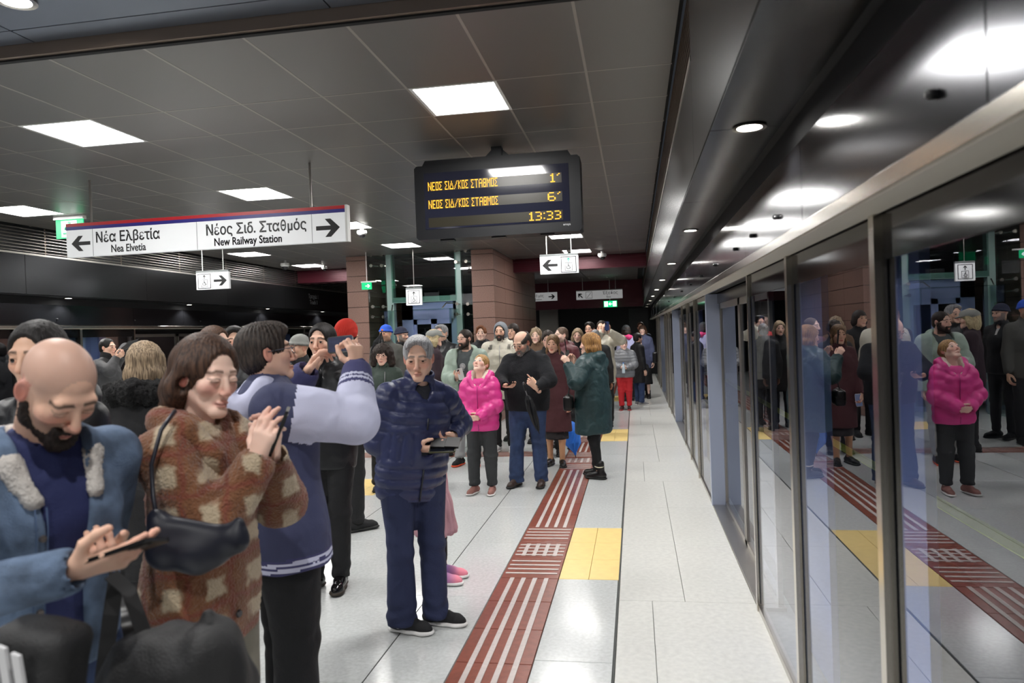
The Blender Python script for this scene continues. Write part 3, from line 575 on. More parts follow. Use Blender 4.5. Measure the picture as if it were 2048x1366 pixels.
# ================================================================ people: sculpted from distance fields, meshed once
def nrm(v):
    v = np.asarray(v, float); return v/(np.linalg.norm(v)+1e-9)
def rotm(yaw=0, pitch=0, roll=0):
    cz, sz = math.cos(yaw), math.sin(yaw); cx, sx = math.cos(pitch), math.sin(pitch); cy, sy = math.cos(roll), math.sin(roll)
    Rz = np.array([[cz, -sz, 0], [sz, cz, 0], [0, 0, 1]]); Rx = np.array([[1, 0, 0], [0, cx, -sx], [0, sx, cx]]); Ry = np.array([[cy, 0, sy], [0, 1, 0], [-sy, 0, cy]])
    return Rz@Rx@Ry
class Field:
    def __init__(s): s.ops = []
    def _add(s, op, fn, lo, hi, k): s.ops.append((op, fn, np.asarray(lo, float), np.asarray(hi, float), k)); return s
    def cone(s, a, b, r1, r2, k=.02, flat=None, op='add'):
        a = np.asarray(a, float); b = np.asarray(b, float); ba = b-a; n = None; q = 1.0
        if flat is not None: n = nrm(flat[0]); q = flat[1]; ba = ba+n*(ba@n)*(q-1)
        L2 = ba@ba+1e-12
        def fn(X, Y, Z):
            px, py, pz = X-a[0], Y-a[1], Z-a[2]
            if n is not None:
                d = (px*n[0]+py*n[1]+pz*n[2])*(q-1); px = px+n[0]*d; py = py+n[1]*d; pz = pz+n[2]*d
            t = np.clip((px*ba[0]+py*ba[1]+pz*ba[2])/L2, 0, 1)
            return (np.sqrt((px-t*ba[0])**2+(py-t*ba[1])**2+(pz-t*ba[2])**2)-(r1+(r2-r1)*t))*(1.0 if q <= 1 else 1.6/(q+.6))
        m = max(r1, r2)/min(1, q)
        return s._add(op, fn, np.minimum(a, b)-m, np.maximum(a, b)+m, k)
    def chain(s, pts, rs, k=.02, flat=None):
        for i in range(len(pts)-1): s.cone(pts[i], pts[i+1], rs[i], rs[i+1], k, flat)
        return s
    def ell(s, c, r, R=None, k=.02, op='add'):
        c = np.asarray(c, float); r = np.asarray(r, float); M = None if R is None else np.asarray(R).T
        def fn(X, Y, Z):
            px, py, pz = X-c[0], Y-c[1], Z-c[2]
            if M is not None:
                px, py, pz = M[0,0]*px+M[0,1]*py+M[0,2]*pz, M[1,0]*px+M[1,1]*py+M[1,2]*pz, M[2,0]*px+M[2,1]*py+M[2,2]*pz
            k0 = np.sqrt((px/r[0])**2+(py/r[1])**2+(pz/r[2])**2); k1 = np.sqrt((px/r[0]**2)**2+(py/r[1]**2)**2+(pz/r[2]**2)**2)+1e-9
            return k0*(k0-1)/k1
        m = r if M is None else np.full(3, r.max())
        return s._add(op, fn, c-m, c+m, k)
    def box(s, c, h, R=None, r=.01, k=.01, op='add'):
        c = np.asarray(c, float); h = np.asarray(h, float)-r; M = np.eye(3) if R is None else np.asarray(R).T
        def fn(X, Y, Z):
            px, py, pz = X-c[0], Y-c[1], Z-c[2]
            qx = np.abs(M[0,0]*px+M[0,1]*py+M[0,2]*pz)-h[0]; qy = np.abs(M[1,0]*px+M[1,1]*py+M[1,2]*pz)-h[1]; qz = np.abs(M[2,0]*px+M[2,1]*py+M[2,2]*pz)-h[2]
            return np.sqrt(np.maximum(qx, 0)**2+np.maximum(qy, 0)**2+np.maximum(qz, 0)**2)+np.minimum(np.maximum(qx, np.maximum(qy, qz)), 0)-r
        m = np.full(3, np.linalg.norm(h)+r)
        return s._add(op, fn, c-m, c+m, k)
    def cut(s, p, n, k=.006):
        p = np.asarray(p, float); n = nrm(n)
        return s._add('cut', lambda X, Y, Z: (X-p[0])*n[0]+(Y-p[1])*n[1]+(Z-p[2])*n[2], (-9,)*3, (9,)*3, k)
    def mesh(s, h):
        add = [o for o in s.ops if o[0] == 'add']
        lo = np.min([o[2] for o in add], 0)-3*h; hi = np.max([o[3] for o in add], 0)+3*h
        n = np.ceil((hi-lo)/h).astype(int)+1
        V = np.full(n, .5, np.float32)
        ax = [(lo[i]+h*np.arange(n[i])).astype(np.float32) for i in range(3)]
        for (op, fn, l, u, k) in s.ops:
            pad = k+3*h
            i0 = np.clip(np.floor((l-pad-lo)/h).astype(int), 0, n); i1 = np.clip(np.ceil((u+pad-lo)/h).astype(int)+1, 0, n)
            if np.any(i1 <= i0): continue
            sl = tuple(slice(i0[i], i1[i]) for i in range(3))
            d = fn(ax[0][sl[0]][:, None, None], ax[1][sl[1]][None, :, None], ax[2][sl[2]][None, None, :])
            A = V[sl]
            if op == 'add':
                t = np.maximum(k-np.abs(A-d), 0)/max(k, 1e-6); V[sl] = np.minimum(A, d)-t*t*k*.25
            else:
                if op == 'sub': d = -d
                t = np.maximum(k-np.abs(A-d), 0)/max(k, 1e-6); V[sl] = np.maximum(A, d)+t*t*k*.25
        return snet(V, lo, h)
def snet(V, lo, h):
    S = V < 0; n = np.array(V.shape)
    sh = [(a, b, c) for a in (0, 1) for b in (0, 1) for c in (0, 1)]
    cnt = np.zeros(n-1, np.int8)
    for (a, b, c) in sh: cnt += S[a:n[0]-1+a, b:n[1]-1+b, c:n[2]-1+c]
    m = (cnt > 0) & (cnt < 8); idx = np.full(n-1, -1, np.int32); I = np.argwhere(m); idx[m] = np.arange(len(I))
    if len(I) == 0: return np.zeros((0, 3)), np.zeros((0, 4), int)
    cv = {q: V[I[:, 0]+q[0], I[:, 1]+q[1], I[:, 2]+q[2]].astype(np.float64) for q in sh}
    acc = np.zeros((len(I), 3)); num = np.zeros(len(I))
    for q in sh:
        for axis in range(3):
            if q[axis]: continue
            q2 = list(q); q2[axis] = 1; q2 = tuple(q2); a = cv[q]; b = cv[q2]; x = (a < 0) != (b < 0)
            t = np.where(x, a/np.where(x, a-b, 1), 0); p = np.tile(np.array(q, float), (len(I), 1)); p[:, axis] = t
            acc += p*x[:, None]; num += x
    P = lo+h*(I+acc/num[:, None])
    F = []
    for axis in range(3):
        o1, o2 = [(1, 2), (2, 0), (0, 1)][axis]
        sa = [slice(None)]*3; sb = [slice(None)]*3; sa[axis] = slice(0, -1); sb[axis] = slice(1, None)
        for o in (o1, o2): sa[o] = slice(1, -1); sb[o] = slice(1, -1)
        A = S[tuple(sa)]; B = S[tuple(sb)]; E = np.argwhere(A != B)
        if len(E) == 0: continue
        inside = A[E[:, 0], E[:, 1], E[:, 2]]
        off = np.zeros((4, 3), int); off[1, o1] = 1; off[2, o1] = 1; off[2, o2] = 1; off[3, o2] = 1
        q = np.stack([idx[E[:, 0]+o[0], E[:, 1]+o[1], E[:, 2]+o[2]] for o in off], 1)
        q = np.where(inside[:, None], q, q[:, ::-1]); F.append(q)
    return P, np.concatenate(F)
def vnormals(P, F):
    a = P[F[:, 2]]-P[F[:, 0]]; b = P[F[:, 3]]-P[F[:, 1]]; fn = np.cross(a, b); N = np.zeros_like(P)
    for k in range(4): np.add.at(N, F[:, k], fn)
    return N/(np.linalg.norm(N, axis=1, keepdims=True)+1e-12)
def relax(P, F, it=1, w=.5):
    for _ in range(it):
        A = np.zeros_like(P); C = np.zeros(len(P))
        for k in range(4):
            np.add.at(A, F[:, k], P[F[:, (k+1) % 4]]); np.add.at(C, F[:, k], 1)
            np.add.at(A, F[:, k], P[F[:, (k+3) % 4]]); np.add.at(C, F[:, k], 1)
        P = P*(1-w)+w*A/np.maximum(C, 1)[:, None]
    return P
_K = RNG.normal(size=(14, 3)); _PH = RNG.uniform(0, 6.28, 14)
def wob(P, scale, oct=14):
    K = _K[:oct]; return np.sin(P@(K.T*scale)+_PH[:oct]).sum(1)/math.sqrt(oct)
def to_obj(name, P, F, mats, parent, fm=None, col=None, smooth=True):
    me = bpy.data.meshes.new(name); me.vertices.add(len(P)); me.vertices.foreach_set('co', np.ascontiguousarray(P, np.float32).ravel())
    me.loops.add(len(F)*4); me.loops.foreach_set('vertex_index', np.ascontiguousarray(F, np.int32).ravel())
    me.polygons.add(len(F)); me.polygons.foreach_set('loop_start', np.arange(0, len(F)*4, 4, dtype=np.int32)); me.polygons.foreach_set('loop_total', np.full(len(F), 4, np.int32))
    for m in mats: me.materials.append(m)
    if fm is not None: me.polygons.foreach_set('material_index', np.asarray(fm, np.int32))
    me.polygons.foreach_set('use_smooth', np.full(len(F), smooth))
    if col is not None:
        at_ = me.color_attributes.new('tone', 'FLOAT_COLOR', 'POINT'); c4 = np.ones((len(P), 4), np.float32); c4[:, :3] = col; at_.data.foreach_set('color', c4.ravel())
    me.update(calc_edges=True)
    return link(name, me, None, parent)
def skin_mat():
    if 'skin' in MATS: return MATS['skin']
    m = bpy.data.materials.new('skin'); m.use_nodes = True; nt = m.node_tree; b = nt.nodes['Principled BSDF']
    a = nt.nodes.new('ShaderNodeVertexColor'); a.layer_name = 'tone'; nt.links.new(a.outputs[0], b.inputs['Base Color'])
    b.inputs['Roughness'].default_value = .5; b.inputs['Specular IOR Level'].default_value = .35
    b.inputs['Subsurface Weight'].default_value = .08; b.inputs['Subsurface Radius'].default_value = (.01, .004, .002); b.inputs['Subsurface Scale'].default_value = .5
    MATS['skin'] = m; return m
def cloth(name, rgb=None, rough=.8, bump=.25, bscale=180, **k):
    if rgb is None: return MATS[name]
    k.setdefault('wrinkle', .45); return mat(name, srgb(*rgb), rough, bump=max(bump, .01), bscale=bscale, **k)
def hair_mat(name, rgb=None, var=None, rough=.6):
    if rgb is None or name in MATS: return MATS[name]
    m = mat(name, srgb(*rgb), rough, spec=.4); nt = m.node_tree; b = nt.nodes['Principled BSDF']
    tc = nt.nodes.new('ShaderNodeTexCoord'); mp = nt.nodes.new('ShaderNodeMapping'); mp.inputs['Scale'].default_value = (150, 150, 9); n = nt.nodes.new('ShaderNodeTexNoise'); n.inputs['Scale'].default_value = 1.0; n.inputs['Detail'].default_value = 4
    nt.links.new(tc.outputs['Object'], mp.inputs[0]); nt.links.new(mp.outputs[0], n.inputs['Vector'])
    mx_ = nt.nodes.new('ShaderNodeMix'); mx_.data_type = 'RGBA'; c = srgb(*rgb); v = srgb(*var) if var else tuple(x*.45 for x in c[:3])+(1,)
    mx_.inputs[6].default_value = v; mx_.inputs[7].default_value = tuple(min(1, x*1.25) for x in c[:3])+(1,)
    rp = nt.nodes.new('ShaderNodeMapRange'); rp.inputs[1].default_value = .35; rp.inputs[2].default_value = .65
    nt.links.new(n.outputs[0], rp.inputs[0]); nt.links.new(rp.outputs[0], mx_.inputs[0]); nt.links.new(mx_.outputs[2], b.inputs['Base Color'])
    bp = nt.nodes.new('ShaderNodeBump'); bp.inputs['Strength'].default_value = .6; bp.inputs['Distance'].default_value = .004; nt.links.new(n.outputs[0], bp.inputs['Height']); nt.links.new(bp.outputs[0], b.inputs['Normal'])
    return m
SKIN = {'fair': (236, 194, 174), 'pale': (244, 206, 188), 'tan': (220, 176, 150), 'warm': (232, 188, 164), 'dark': (150, 106, 84)}
def lin(rgb): return np.array(srgb(*rgb)[:3])
RES = {'near': (.0088, .0037, .0036, .020), 'mid': (.0135, .0060, .0062, .026), 'far': (.0185, .0085, .0082, .034)}
EYE_ME = {}
def eye_mesh(kind):
    if kind in EYE_ME: return EYE_ME[kind]
    b = MB(); prof = [(.0125*math.sin(t), .0125*math.cos(t)) for t in np.linspace(.12, math.pi-.02, 11)]; b.lathe(prof, n=14, axis=1); me = b.mesh('eye')
    cols = {'brown': (52, 34, 24), 'blue': (90, 112, 130), 'dark': (28, 20, 16)}
    me.materials.append(mat('eye_white', srgb(206, 198, 192), .25)); me.materials.append(mat('iris_'+kind, srgb(*cols[kind]), .2)); me.materials.append(mat('pupil', (.004, .004, .004, 1), .1))
    for p in me.polygons:
        c = p.center.normalized(); a = math.degrees(math.acos(max(-1, min(1, c.y)))); p.material_index = 2 if a < 14 else 1 if a < 33 else 0; p.use_smooth = True
    EYE_ME[kind] = me; return me
class Person:
    def __init__(s, x, y, head, H, label, q='mid', sex='m', build=1.0, lean=0, twist=0, hip=(0, 0), head_rot=(0, 0, 0), skin='fair', headscale=1.0, z=0.0, side=0, sh=1.0):
        """head: direction the body faces in degrees (0 = away from the camera along the platform, 180 = to the camera, 90 = left)"""
        s.q = RES[q]; s.qn = q; s.sex = sex; s.b = build; k = H/1.75; s.k = k; s.H = H; s.skin = lin(SKIN[skin]); s.hd = math.radians(head); s.loc = np.array([x, y, z])
        s.root = empty('person', (x, y, z), s.hd, label=label, cat='person')
        s.hs = headscale*(.5+.5*k)
        R = rotm(math.radians(twist), -math.radians(lean), math.radians(side)); s.R = R; piv = np.array([hip[0], hip[1], .97*k]); s.piv = piv
        s.T = lambda p: piv+R@(np.asarray(p, float)*k-np.array([0, 0, .97*k]))
        w = (.168 if sex == 'm' else .148)*build**.5*sh; s.shw = w
        s.J = {'pelvis': s.T((0, 0, .95)), 'waist': s.T((0, .005, 1.10)), 'chest': s.T((0, .01, 1.29)), 'neck': s.T((0, -.005, 1.49)), 'shR': s.T((w, -.01, 1.405)), 'shL': s.T((-w, -.01, 1.405))}
        yaw, pitch, roll = [math.radians(a) for a in head_rot]
        s.HR = R@rotm(yaw, pitch, roll) if abs(lean) < 12 else rotm(math.radians(twist)+yaw, pitch, roll)
        npv = s.T((0, .005, 1.55)); s.hc = npv+s.HR@np.array([0, .018, .085])*s.hs
        s.hip = {'R': np.array([hip[0]+.095*k, hip[1], .92*k]), 'L': np.array([hip[0]-.095*k, hip[1], .92*k])}
        s.arm = {}; s.leg = {}
        s.stance()
    def W(s, p):                                   # local -> world
        c, q = math.cos(s.hd), math.sin(s.hd); return np.array([c*p[0]-q*p[1], q*p[0]+c*p[1], p[2]])+s.loc
    def Lc(s, p):                                  # world -> local
        d = np.asarray(p, float)-s.loc; c, q = math.cos(s.hd), math.sin(s.hd); return np.array([c*d[0]+q*d[1], -q*d[0]+c*d[1], d[2]])
    def Lv(s, v):
        c, q = math.cos(s.hd), math.sin(s.hd); return np.array([c*v[0]+q*v[1], -q*v[0]+c*v[1], v[2]])
    def hl(s, p): return s.hc+s.HR@(np.asarray(p, float)*s.hs)
    def stance(s, R=(.10, 0.0, 10), L=(-.10, 0.02, 10), lift=0.0):
        k = s.k
        for n, f, sg in (('R', R, 1), ('L', L, -1)):
            a = np.array([f[0]*k, f[1]*k, .085*k+lift]); h = s.hip[n]; mid = (a+h)/2; mid[2] = .50*k; d = a-h
            kn = h+(a-h)*.5+np.array([0, .015*k, 0]); s.leg[n] = (h, kn, a, math.radians(f[2])*-sg)
    def hand(s, n, tgt, pole=None, dirv=None, palm=None, curl=.45, spread=0, thumb=.5, fingers=None):
        """tgt: wrist, local metres at 1.75 m stature (tuple) or a world point (np array)"""
        sg = 1 if n == 'R' else -1
        t = s.Lc(tgt) if isinstance(tgt, (np.ndarray, Vector)) else np.asarray(tgt, float)*s.k
        S = s.J['sh'+n]; L1, L2 = .29*s.k, .25*s.k; d = t-S; D = np.linalg.norm(d)
        if D > (L1+L2)*.995: d = d*((L1+L2)*.995/D); D = np.linalg.norm(d); t = S+d
        a = (L1*L1-L2*L2+D*D)/(2*D); hh = math.sqrt(max(L1*L1-a*a, 1e-6)); u = d/D
        pl = np.asarray(pole if pole is not None else (sg*.55, -.6, -.6), float); pl = pl-u*(pl@u); pl = nrm(pl)
        E = S+u*a+pl*hh
        dv = nrm(dirv) if dirv is not None else nrm(t-E)
        pn = np.asarray(palm if palm is not None else (-sg, .1, .15), float); pn = nrm(pn-dv*(pn@dv))
        s.arm[n] = dict(S=S, E=E, W=t, d=dv, p=pn, curl=curl, thumb=thumb, fingers=fingers, spread=spread); return s
    def arms_down(s):
        for n, sg in (('R', 1), ('L', -1)):
            if n not in s.arm: s.hand(n, (sg*.24, .04, .87), curl=.5)
        return s
    # ------------------------------------------------ body
    def head_field(s, F, nose=1.0, jaw=1.0):
        k = s.hs; h = s.hl; R = s.HR; fem = s.sex == 'f'; jaw *= .93 if fem else 1.0; bz = .0125 if fem else .016; nz = .86 if fem else 1.0
        F.ell(h((0, -.014, .034)), np.array([.074, .093, .084])*k, R, .02)
        F.ell(h((0, .020, -.03)), np.array([.060*jaw, .066, .080])*k, R, .025*k)
        for g in (-1, 1):
            F.cone(h((g*.049*jaw, -.008, -.045)), h((g*.012, .064, -.096)), .022*k, .018*k, .02*k)
            F.ell(h((g*.041, .054, -.020)), np.array([.023, .025, .024])*k, R, .022*k)
        F.cone(h((-.008, .073, -.098)), h((.008, .073, -.098)), .016*k, .016*k, .016*k)
        F.cone(h((-.034, .073, .026)), h((.034, .073, .026)), bz*k, bz*k, .014*k)
        for g in (-1, 1):
            F.ell(h((g*.032, .104, .004)), np.array([.021, .022, .016])*k, R, .014*k, op='sub')
            F.ell(h((g*.0318, .0775, .003)), np.array([.0165, .0145, .0128])*k, R, .006*k)
        if not s.closed:
            for g in (-1, 1): F.ell(h((g*.0318, .0935, .0025)), np.array([.0135, .0105, max(.0048, s.q[1]*.95)])*k, R, .002*k, op='sub')
        F.cone(h((0, .088, .012 if not fem else .006)), h((0, (.108 if not fem else .105)*nose, -.032)), .0085*k*nz, .0125*k*nz, .012*k)
        for g in (-1, 1): F.ell(h((g*.0115, .096, -.038)), np.array([.009, .011, .008])*k*nz, R, .007*k)
        F.ell(h((0, .086, -.0655)), np.array([.0225, .0105, .0052])*k, R, .006*k); F.ell(h((0, .085, -.0760)), np.array([.018, .0105, .0062])*k, R, .005*k)
        for g in (-1, 1):
            Re = R@rotm(g*.35, 0.1, 0); F.ell(h((g*.076, -.012, -.004)), np.array([.009, .019, .031])*k, Re, .008*k); F.ell(h((g*.083, -.008, -.002)), np.array([.006, .010, .018])*k, Re, .004*k, op='sub')
        nb = s.T((0, -.012, 1.44)); r = (.058 if s.sex == 'm' else .047)*k
        F.cone(h((0, -.022, -.06)), nb, r*.96, r*1.12, .025*k)
    def body(s, beard=None, brow=(60, 42, 32), stubble=None, lips=(176, 96, 92), nose=1.0, jaw=1.0, flush=.35, scalp=None, eyes='brown', gaze=(0, 0), closed=False, eyebrow=1.0):
        gres, hres, fres, bres = s.q; k = s.k; parts = []; s.closed = closed
        F = Field(); s.head_field(F, nose, jaw); P, Q = F.mesh(hres); P = relax(P, Q, 1, .35)
        L = (P-s.hc)@s.HR/s.hs; x, y, z = L.T; ax = np.abs(x)
        C = np.tile(s.skin, (len(P), 1)); 
        def blend(mask, rgb, a=1.0):
            nonlocal C
            m = np.clip(mask, 0, 1)[:, None]*a; C = C*(1-m)+lin(rgb)*m
        sm = lambda d, w: 1/(1+np.exp(np.clip(d/w, -30, 30)))
        blend(sm(np.hypot((ax-.043)/.022, (z+.025)/.018)-1, .25)*(y > .04), (214, 118, 104), flush*.6); blend(sm(np.hypot(x/.016, (z+.034)/.014)-1, .25)*(y > .085), (214, 120, 106), flush*.6)
        blend((ax > .072)*(np.abs(z+.004) < .035)*(y < .02), (206, 110, 96), flush)
        if scalp: blend(sm(-(z-.02-.35*np.maximum(y-.03, 0)*2+.9*np.maximum(-y, 0)*.5-(ax < 0)), .006)*(y < .062), scalp, .55)
        if stubble: blend(sm(-((y*.55-z*1.0)-.055), .006)*(z < -.03)*(z > -.125)*(y > -.02), stubble, .45)
        if beard:
            mk = sm(z+.052+.25*np.maximum(0, .03-y)*0+.55*(ax-.04)*-1*(ax > .04), .004)*(z > -.14)*(y > -.012)*1.0
            mo = (np.hypot(x/.024, (z+.071)/.011) < 1)*(y > .07); mk = mk*(1-mo); mu = sm(np.hypot(x/.028, (z+.055)/.009)-1, .2)*(y > .07); sb = sm(np.abs(ax-.066)-.016, .003)*(z < .0)*(z > -.07)*(y > -.012)*(y < .045); blend(np.maximum(np.maximum(mk, mu), sb), beard, .9)
        blend(sm(np.hypot(x/.0225, (z+.0705)/.0100)-1, .18)*(y > .07), lips, .7); blend(sm(np.abs(z+.0708)-.0012, .0006)*(ax < .021)*(y > .07), (92, 44, 42), .7)
        bw = sm(np.abs(z-.030-.10*(ax-.02)+2.2*np.maximum(ax-.036, 0)**1.0*.35)-.0045*eyebrow, .0013)*(ax > .011)*(ax < .052)*(y > .04); blend(bw, brow, .95)
        blend(sm(np.abs(z-.0095+.25*np.abs(ax-.032))-.0016, .0008)*(np.abs(ax-.032) < .017)*(y > .05), (44, 30, 26), .75)
        blend(sm(np.hypot((ax-.032)/.016, (z+.006)/.007)-1, .15)*(y > .05), (150, 96, 86), .3)
        if closed: blend(sm(np.abs(z+.001)-.0014, .0008)*(np.abs(ax-.032) < .015)*(y > .05), (50, 34, 30), .9)
        parts.append((P, Q, C))
        # torso and limbs
        F = Field(); J = s.J; fl = (s.R@np.array([0, 1., 0]), 1.45); b = s.b
        F.chain([J['pelvis'], J['waist'], J['chest'], s.T((0, 0, 1.40))], [.145*k*b, .125*k*b, .15*k*b, .09*k], .04, fl)
        F.cone(s.T((-.12, -.01, 1.42)), s.T((.12, -.01, 1.42)), .05*k, .05*k, .03); F.cone(s.T((0, -.01, 1.40)), s.T((0, -.01, 1.475)), .05*k, .045*k, .03)
        for n in 'RL':
            h, kn, a, _ = s.leg[n]; F.chain([h, kn, a], [.075*k, .052*k, .036*k], .03)
            if n in s.arm: A = s.arm[n]; F.chain([A['S'], A['E'], A['W']], [.045*k, .036*k, .024*k], .02)
        P, Q = F.mesh(bres); parts.append((P, Q, np.tile(s.skin, (len(P), 1))))
        # hands
        for n in 'RL':
            if n not in s.arm: continue
            F = Field(); s.hand_field(F, n); P, Q = F.mesh(fres); C = np.tile(s.skin, (len(P), 1)); A = s.arm[n]; dd = (P-A['W'])@A['d']
            m = np.clip((dd-.09*k)/.06, 0, 1)[:, None]*.30; C = C*(1-m)+lin((212, 128, 112))*m; parts.append((P, Q, C))
        Ps = []; Qs = []; Cs = []; o = 0
        for P, Q, C in parts: Ps.append(P); Qs.append(Q+o); Cs.append(C); o += len(P)
        s.bo = to_obj('body', np.concatenate(Ps), np.concatenate(Qs), [skin_mat()], s.root, col=np.concatenate(Cs))
        if not closed:
            for g in (-1, 1):
                o_ = link('eye', eye_mesh(eyes), None, s.root); R = s.HR@rotm(math.radians(gaze[0]), math.radians(gaze[1])); p = s.hl((g*.0318, .0768, .003))
                o_.matrix_local = Matrix.Translation(Vector(p))@Matrix(R.tolist()).to_4x4()@Matrix.Scale(s.hs, 4)
        return s
    def hand_frame(s, n):
        A = s.arm[n]; d = A['d']; up = -A['p']; sg = 1 if n == 'R' else -1
        th = np.cross(up, d)*sg                  # towards the thumb
        return A["W"], d, up, th
    def hand_field(s, n):
        pass
    def hand_pt(s, n, f, t, u):                    # point in hand frame: f along fingers, t to thumb side, u to back of hand
        Wp, d, up, th = s.hand_frame(n); return Wp+(d*f+th*t+up*u)*s.k
def _hand_field(s, F, n):
    A = s.arm[n]; Wp, d, up, th = s.hand_frame(n); k = s.k; c0 = A['curl']
    pt = lambda f, t, u: Wp+(d*f+th*t+up*u)*k
    F.cone(pt(-.05, 0, 0), pt(.01, 0, 0), .026*k, .025*k, .012, (up, 1.25))
    for t0, t1 in ((.012, .026), (.006, .009), (-.006, -.009), (-.012, -.026)): F.cone(pt(.012, t0, 0), pt(.088, t1, .002), .0165*k, .0125*k, .012, (up, 1.15))
    fing = ((.029, .042, .0098), (.0095, .047, .0102), (-.0105, .044, .0098), (-.029, .034, .0086))
    for i, (t, l1, r) in enumerate(fing):
        c = c0 if A['fingers'] is None else A['fingers'][i]
        p = pt(.090-.006*abs(i-1), t, .001); ang = 0; sp = A['spread']*(t/.03)*.18
        for j, (ln, ca) in enumerate(((l1, .75), (l1*.62, 1.15), (l1*.50, .75))):
            ang += c*ca*1.15; dv = d*math.cos(ang)-up*math.sin(ang)+th*math.sin(sp+t*1.2); dv = nrm(dv); p2 = p+dv*ln*k
            F.cone(p, p2, r*k*(1-.08*j), r*k*(.94-.10*j), .006); p = p2
        A.setdefault('tips', {})[i] = p
    # thumb
    tb = A['thumb']; p = pt(.022, .022, -.006); dv = nrm(d*.62+th*.75*(1-tb*.55)-up*(.15+tb*.7)); p2 = p+dv*.045*k; F.cone(p, p2, .0165*k, .0122*k, .012)
    dv = nrm(d*(.85)+th*.35*(1-tb*1.1)-up*(.12+tb*.55)); p3 = p2+dv*.032*k; F.cone(p2, p3, .0122*k, .0108*k, .006); dv = nrm(d*.95+th*.1*(1-tb*1.6)-up*(.05+tb*.5)); p4 = p3+dv*.026*k; F.cone(p3, p4, .0108*k, .0088*k, .006)
    A['tips'][4] = p4
Person.hand_field = _hand_field
# ---------------------------------------------------------------- clothes
def seg_t(P, a, b):
    ba = b-a; t = np.clip(((P-a)@ba)/(ba@ba), 0, 1); return t, np.linalg.norm(P-a-t[:, None]*ba, axis=1)
def torso_field(s, F, off, hem, arms=True, flare=0.0, belly=0.0, sleeve=0.0, flat=1.42, cuff=.98, shf=1.0, top=1.44):
    J = s.J; k = s.k; b = s.b; fl = (s.R@np.array([0, 1., 0]), flat)
    r = lambda v: v*k*b+off*1.12
    hz = hem
    pts = [s.T((0, 0, hz-.02)), s.T((0, 0, .95)), s.T((0, .006+belly*.35, 1.08)), s.T((0, .01, 1.28)), s.T((0, -.004, 1.40))]
    rs = [r(.158)+flare, r(.158)+flare*.35, r(.142+belly*.5), r(.152), r(.098)]
    if hz > .9: pts = pts[:1]+pts[2:]; rs = rs[:1]+rs[2:]
    F.chain(pts, rs, .05, fl)
    w = s.shw
    for g in (-1, 1): F.cone(s.T((g*.05, -.012, top+.01)), s.T((g*w*.90, -.012, top-.042)), .044*k+off*.8, .050*k*shf+off*.9, .04)
    if arms:
        for n in 'RL':
            if n in s.arm:
                A = s.arm[n]; We = A['E']+(A['W']-A['E'])*cuff
                F.chain([A['S'], A['E'], We], [.054*k*b+off+sleeve, .043*k*b+off+sleeve, .031*k+off*.75+sleeve*.8], .022)
    F.cut(s.T((0, 0, hz)), -(s.R@np.array([0, 0, 1.])), .012)
    for n in 'RL':
        if arms and n in s.arm:
            A = s.arm[n]
    return F
def arm_info(s, P):
    """for each point: which arm owns it (0 none, 1 R, 2 L), distance along arm"""
    own = np.zeros(len(P), int); along = np.zeros(len(P)); best = np.full(len(P), 1e9); L1 = .29*s.k; L2 = .25*s.k
    tp, dt = seg_t(P, s.J['pelvis'], s.J['chest']); q = (P-s.piv)@s.R; 
    for i, n in enumerate('RL'):
        if n not in s.arm: continue
        A = s.arm[n]; t1, d1 = seg_t(P, A['S'], A['E']); t2, d2 = seg_t(P, A['E'], A['W']); m = np.minimum(d1, d2); al = np.where(d1 < d2, t1*L1, L1+t2*L2)
        u = m < np.minimum(best, .115*s.k); best = np.where(u, m, best); own = np.where(u, i+1, own); along = np.where(u, al, along)
    core = np.hypot(q[:, 0]/(s.shw*.92), q[:, 1]/.16)
    own = np.where((core < .96) & (along < .09*s.k), 0, own)
    return own, along
def finish(s, name, F, mats, res=None, quilt=None, fold=.004, fscale=16, rl=1, regions=None, fuzz=0, parent=None, post=None, seed=0):
    P, Q = F.mesh(res or s.q[0]); P = relax(P, Q, rl, .4); N = vnormals(P, Q)
    own = along = None
    if quilt:
        own, along = arm_info(s, P); q = (P-s.piv)@s.R+np.array([0, 0, s.piv[2]]); pit, amp = quilt; pit *= s.k
        zz = np.where(own > 0, along, q[:, 2]+.012*wob(q, 9, 6)*.5); ex = .5 if s.qn == 'near' else .85; P = P+N*(amp*(1.0 if s.qn == 'near' else 1.15)*(np.abs(np.sin(math.pi*zz/pit))**ex-.65))[:, None]
    if fold:
        d = wob(P+seed, fscale); d2 = wob(P*[1, 1, .45]+seed+3, fscale*2.2); P = P+N*(fold*(.6*d+.5*d2))[:, None]
    if fuzz: P = P+N*(fuzz*RNG.normal(size=len(P)))[:, None]
    if post is not None: P = post(P, N)
    fm = None
    if regions is not None:
        c = P[Q].mean(1); fm = regions(c)
    o = to_obj(name, P, Q, mats, parent or s.root, fm); s.last = (P, Q, N); return o
def front_pts(s, zs, x0=0.0, off=.003, back=False):
    """points on the garment just finished, at torso height fractions zs (1.75 m scale), near x0"""
    P, Q, N = s.last; q = (P-s.piv)@s.R; own, _ = arm_info(s, P); out = []
    for z in zs:
        m = (np.abs(q[:, 2]-(z-.97)*s.k) < .02)*(np.abs(q[:, 0]-x0*s.k) < .02)*(own == 0)
        if m.any():
            yy = q[m, 1]; y = (yy.min()-off) if back else (yy.max()+off); out.append(s.piv+s.R@np.array([x0*s.k, y, (z-.97)*s.k]))
    return out
def zipper(s, z0, z1, m, x0=0.0, r=.004, name='zip'):
    p = front_pts(s, np.linspace(z0, z1, 9), x0)
    if len(p) > 1: MB().tube(p, r, 6).build(name, m, s.root, True)
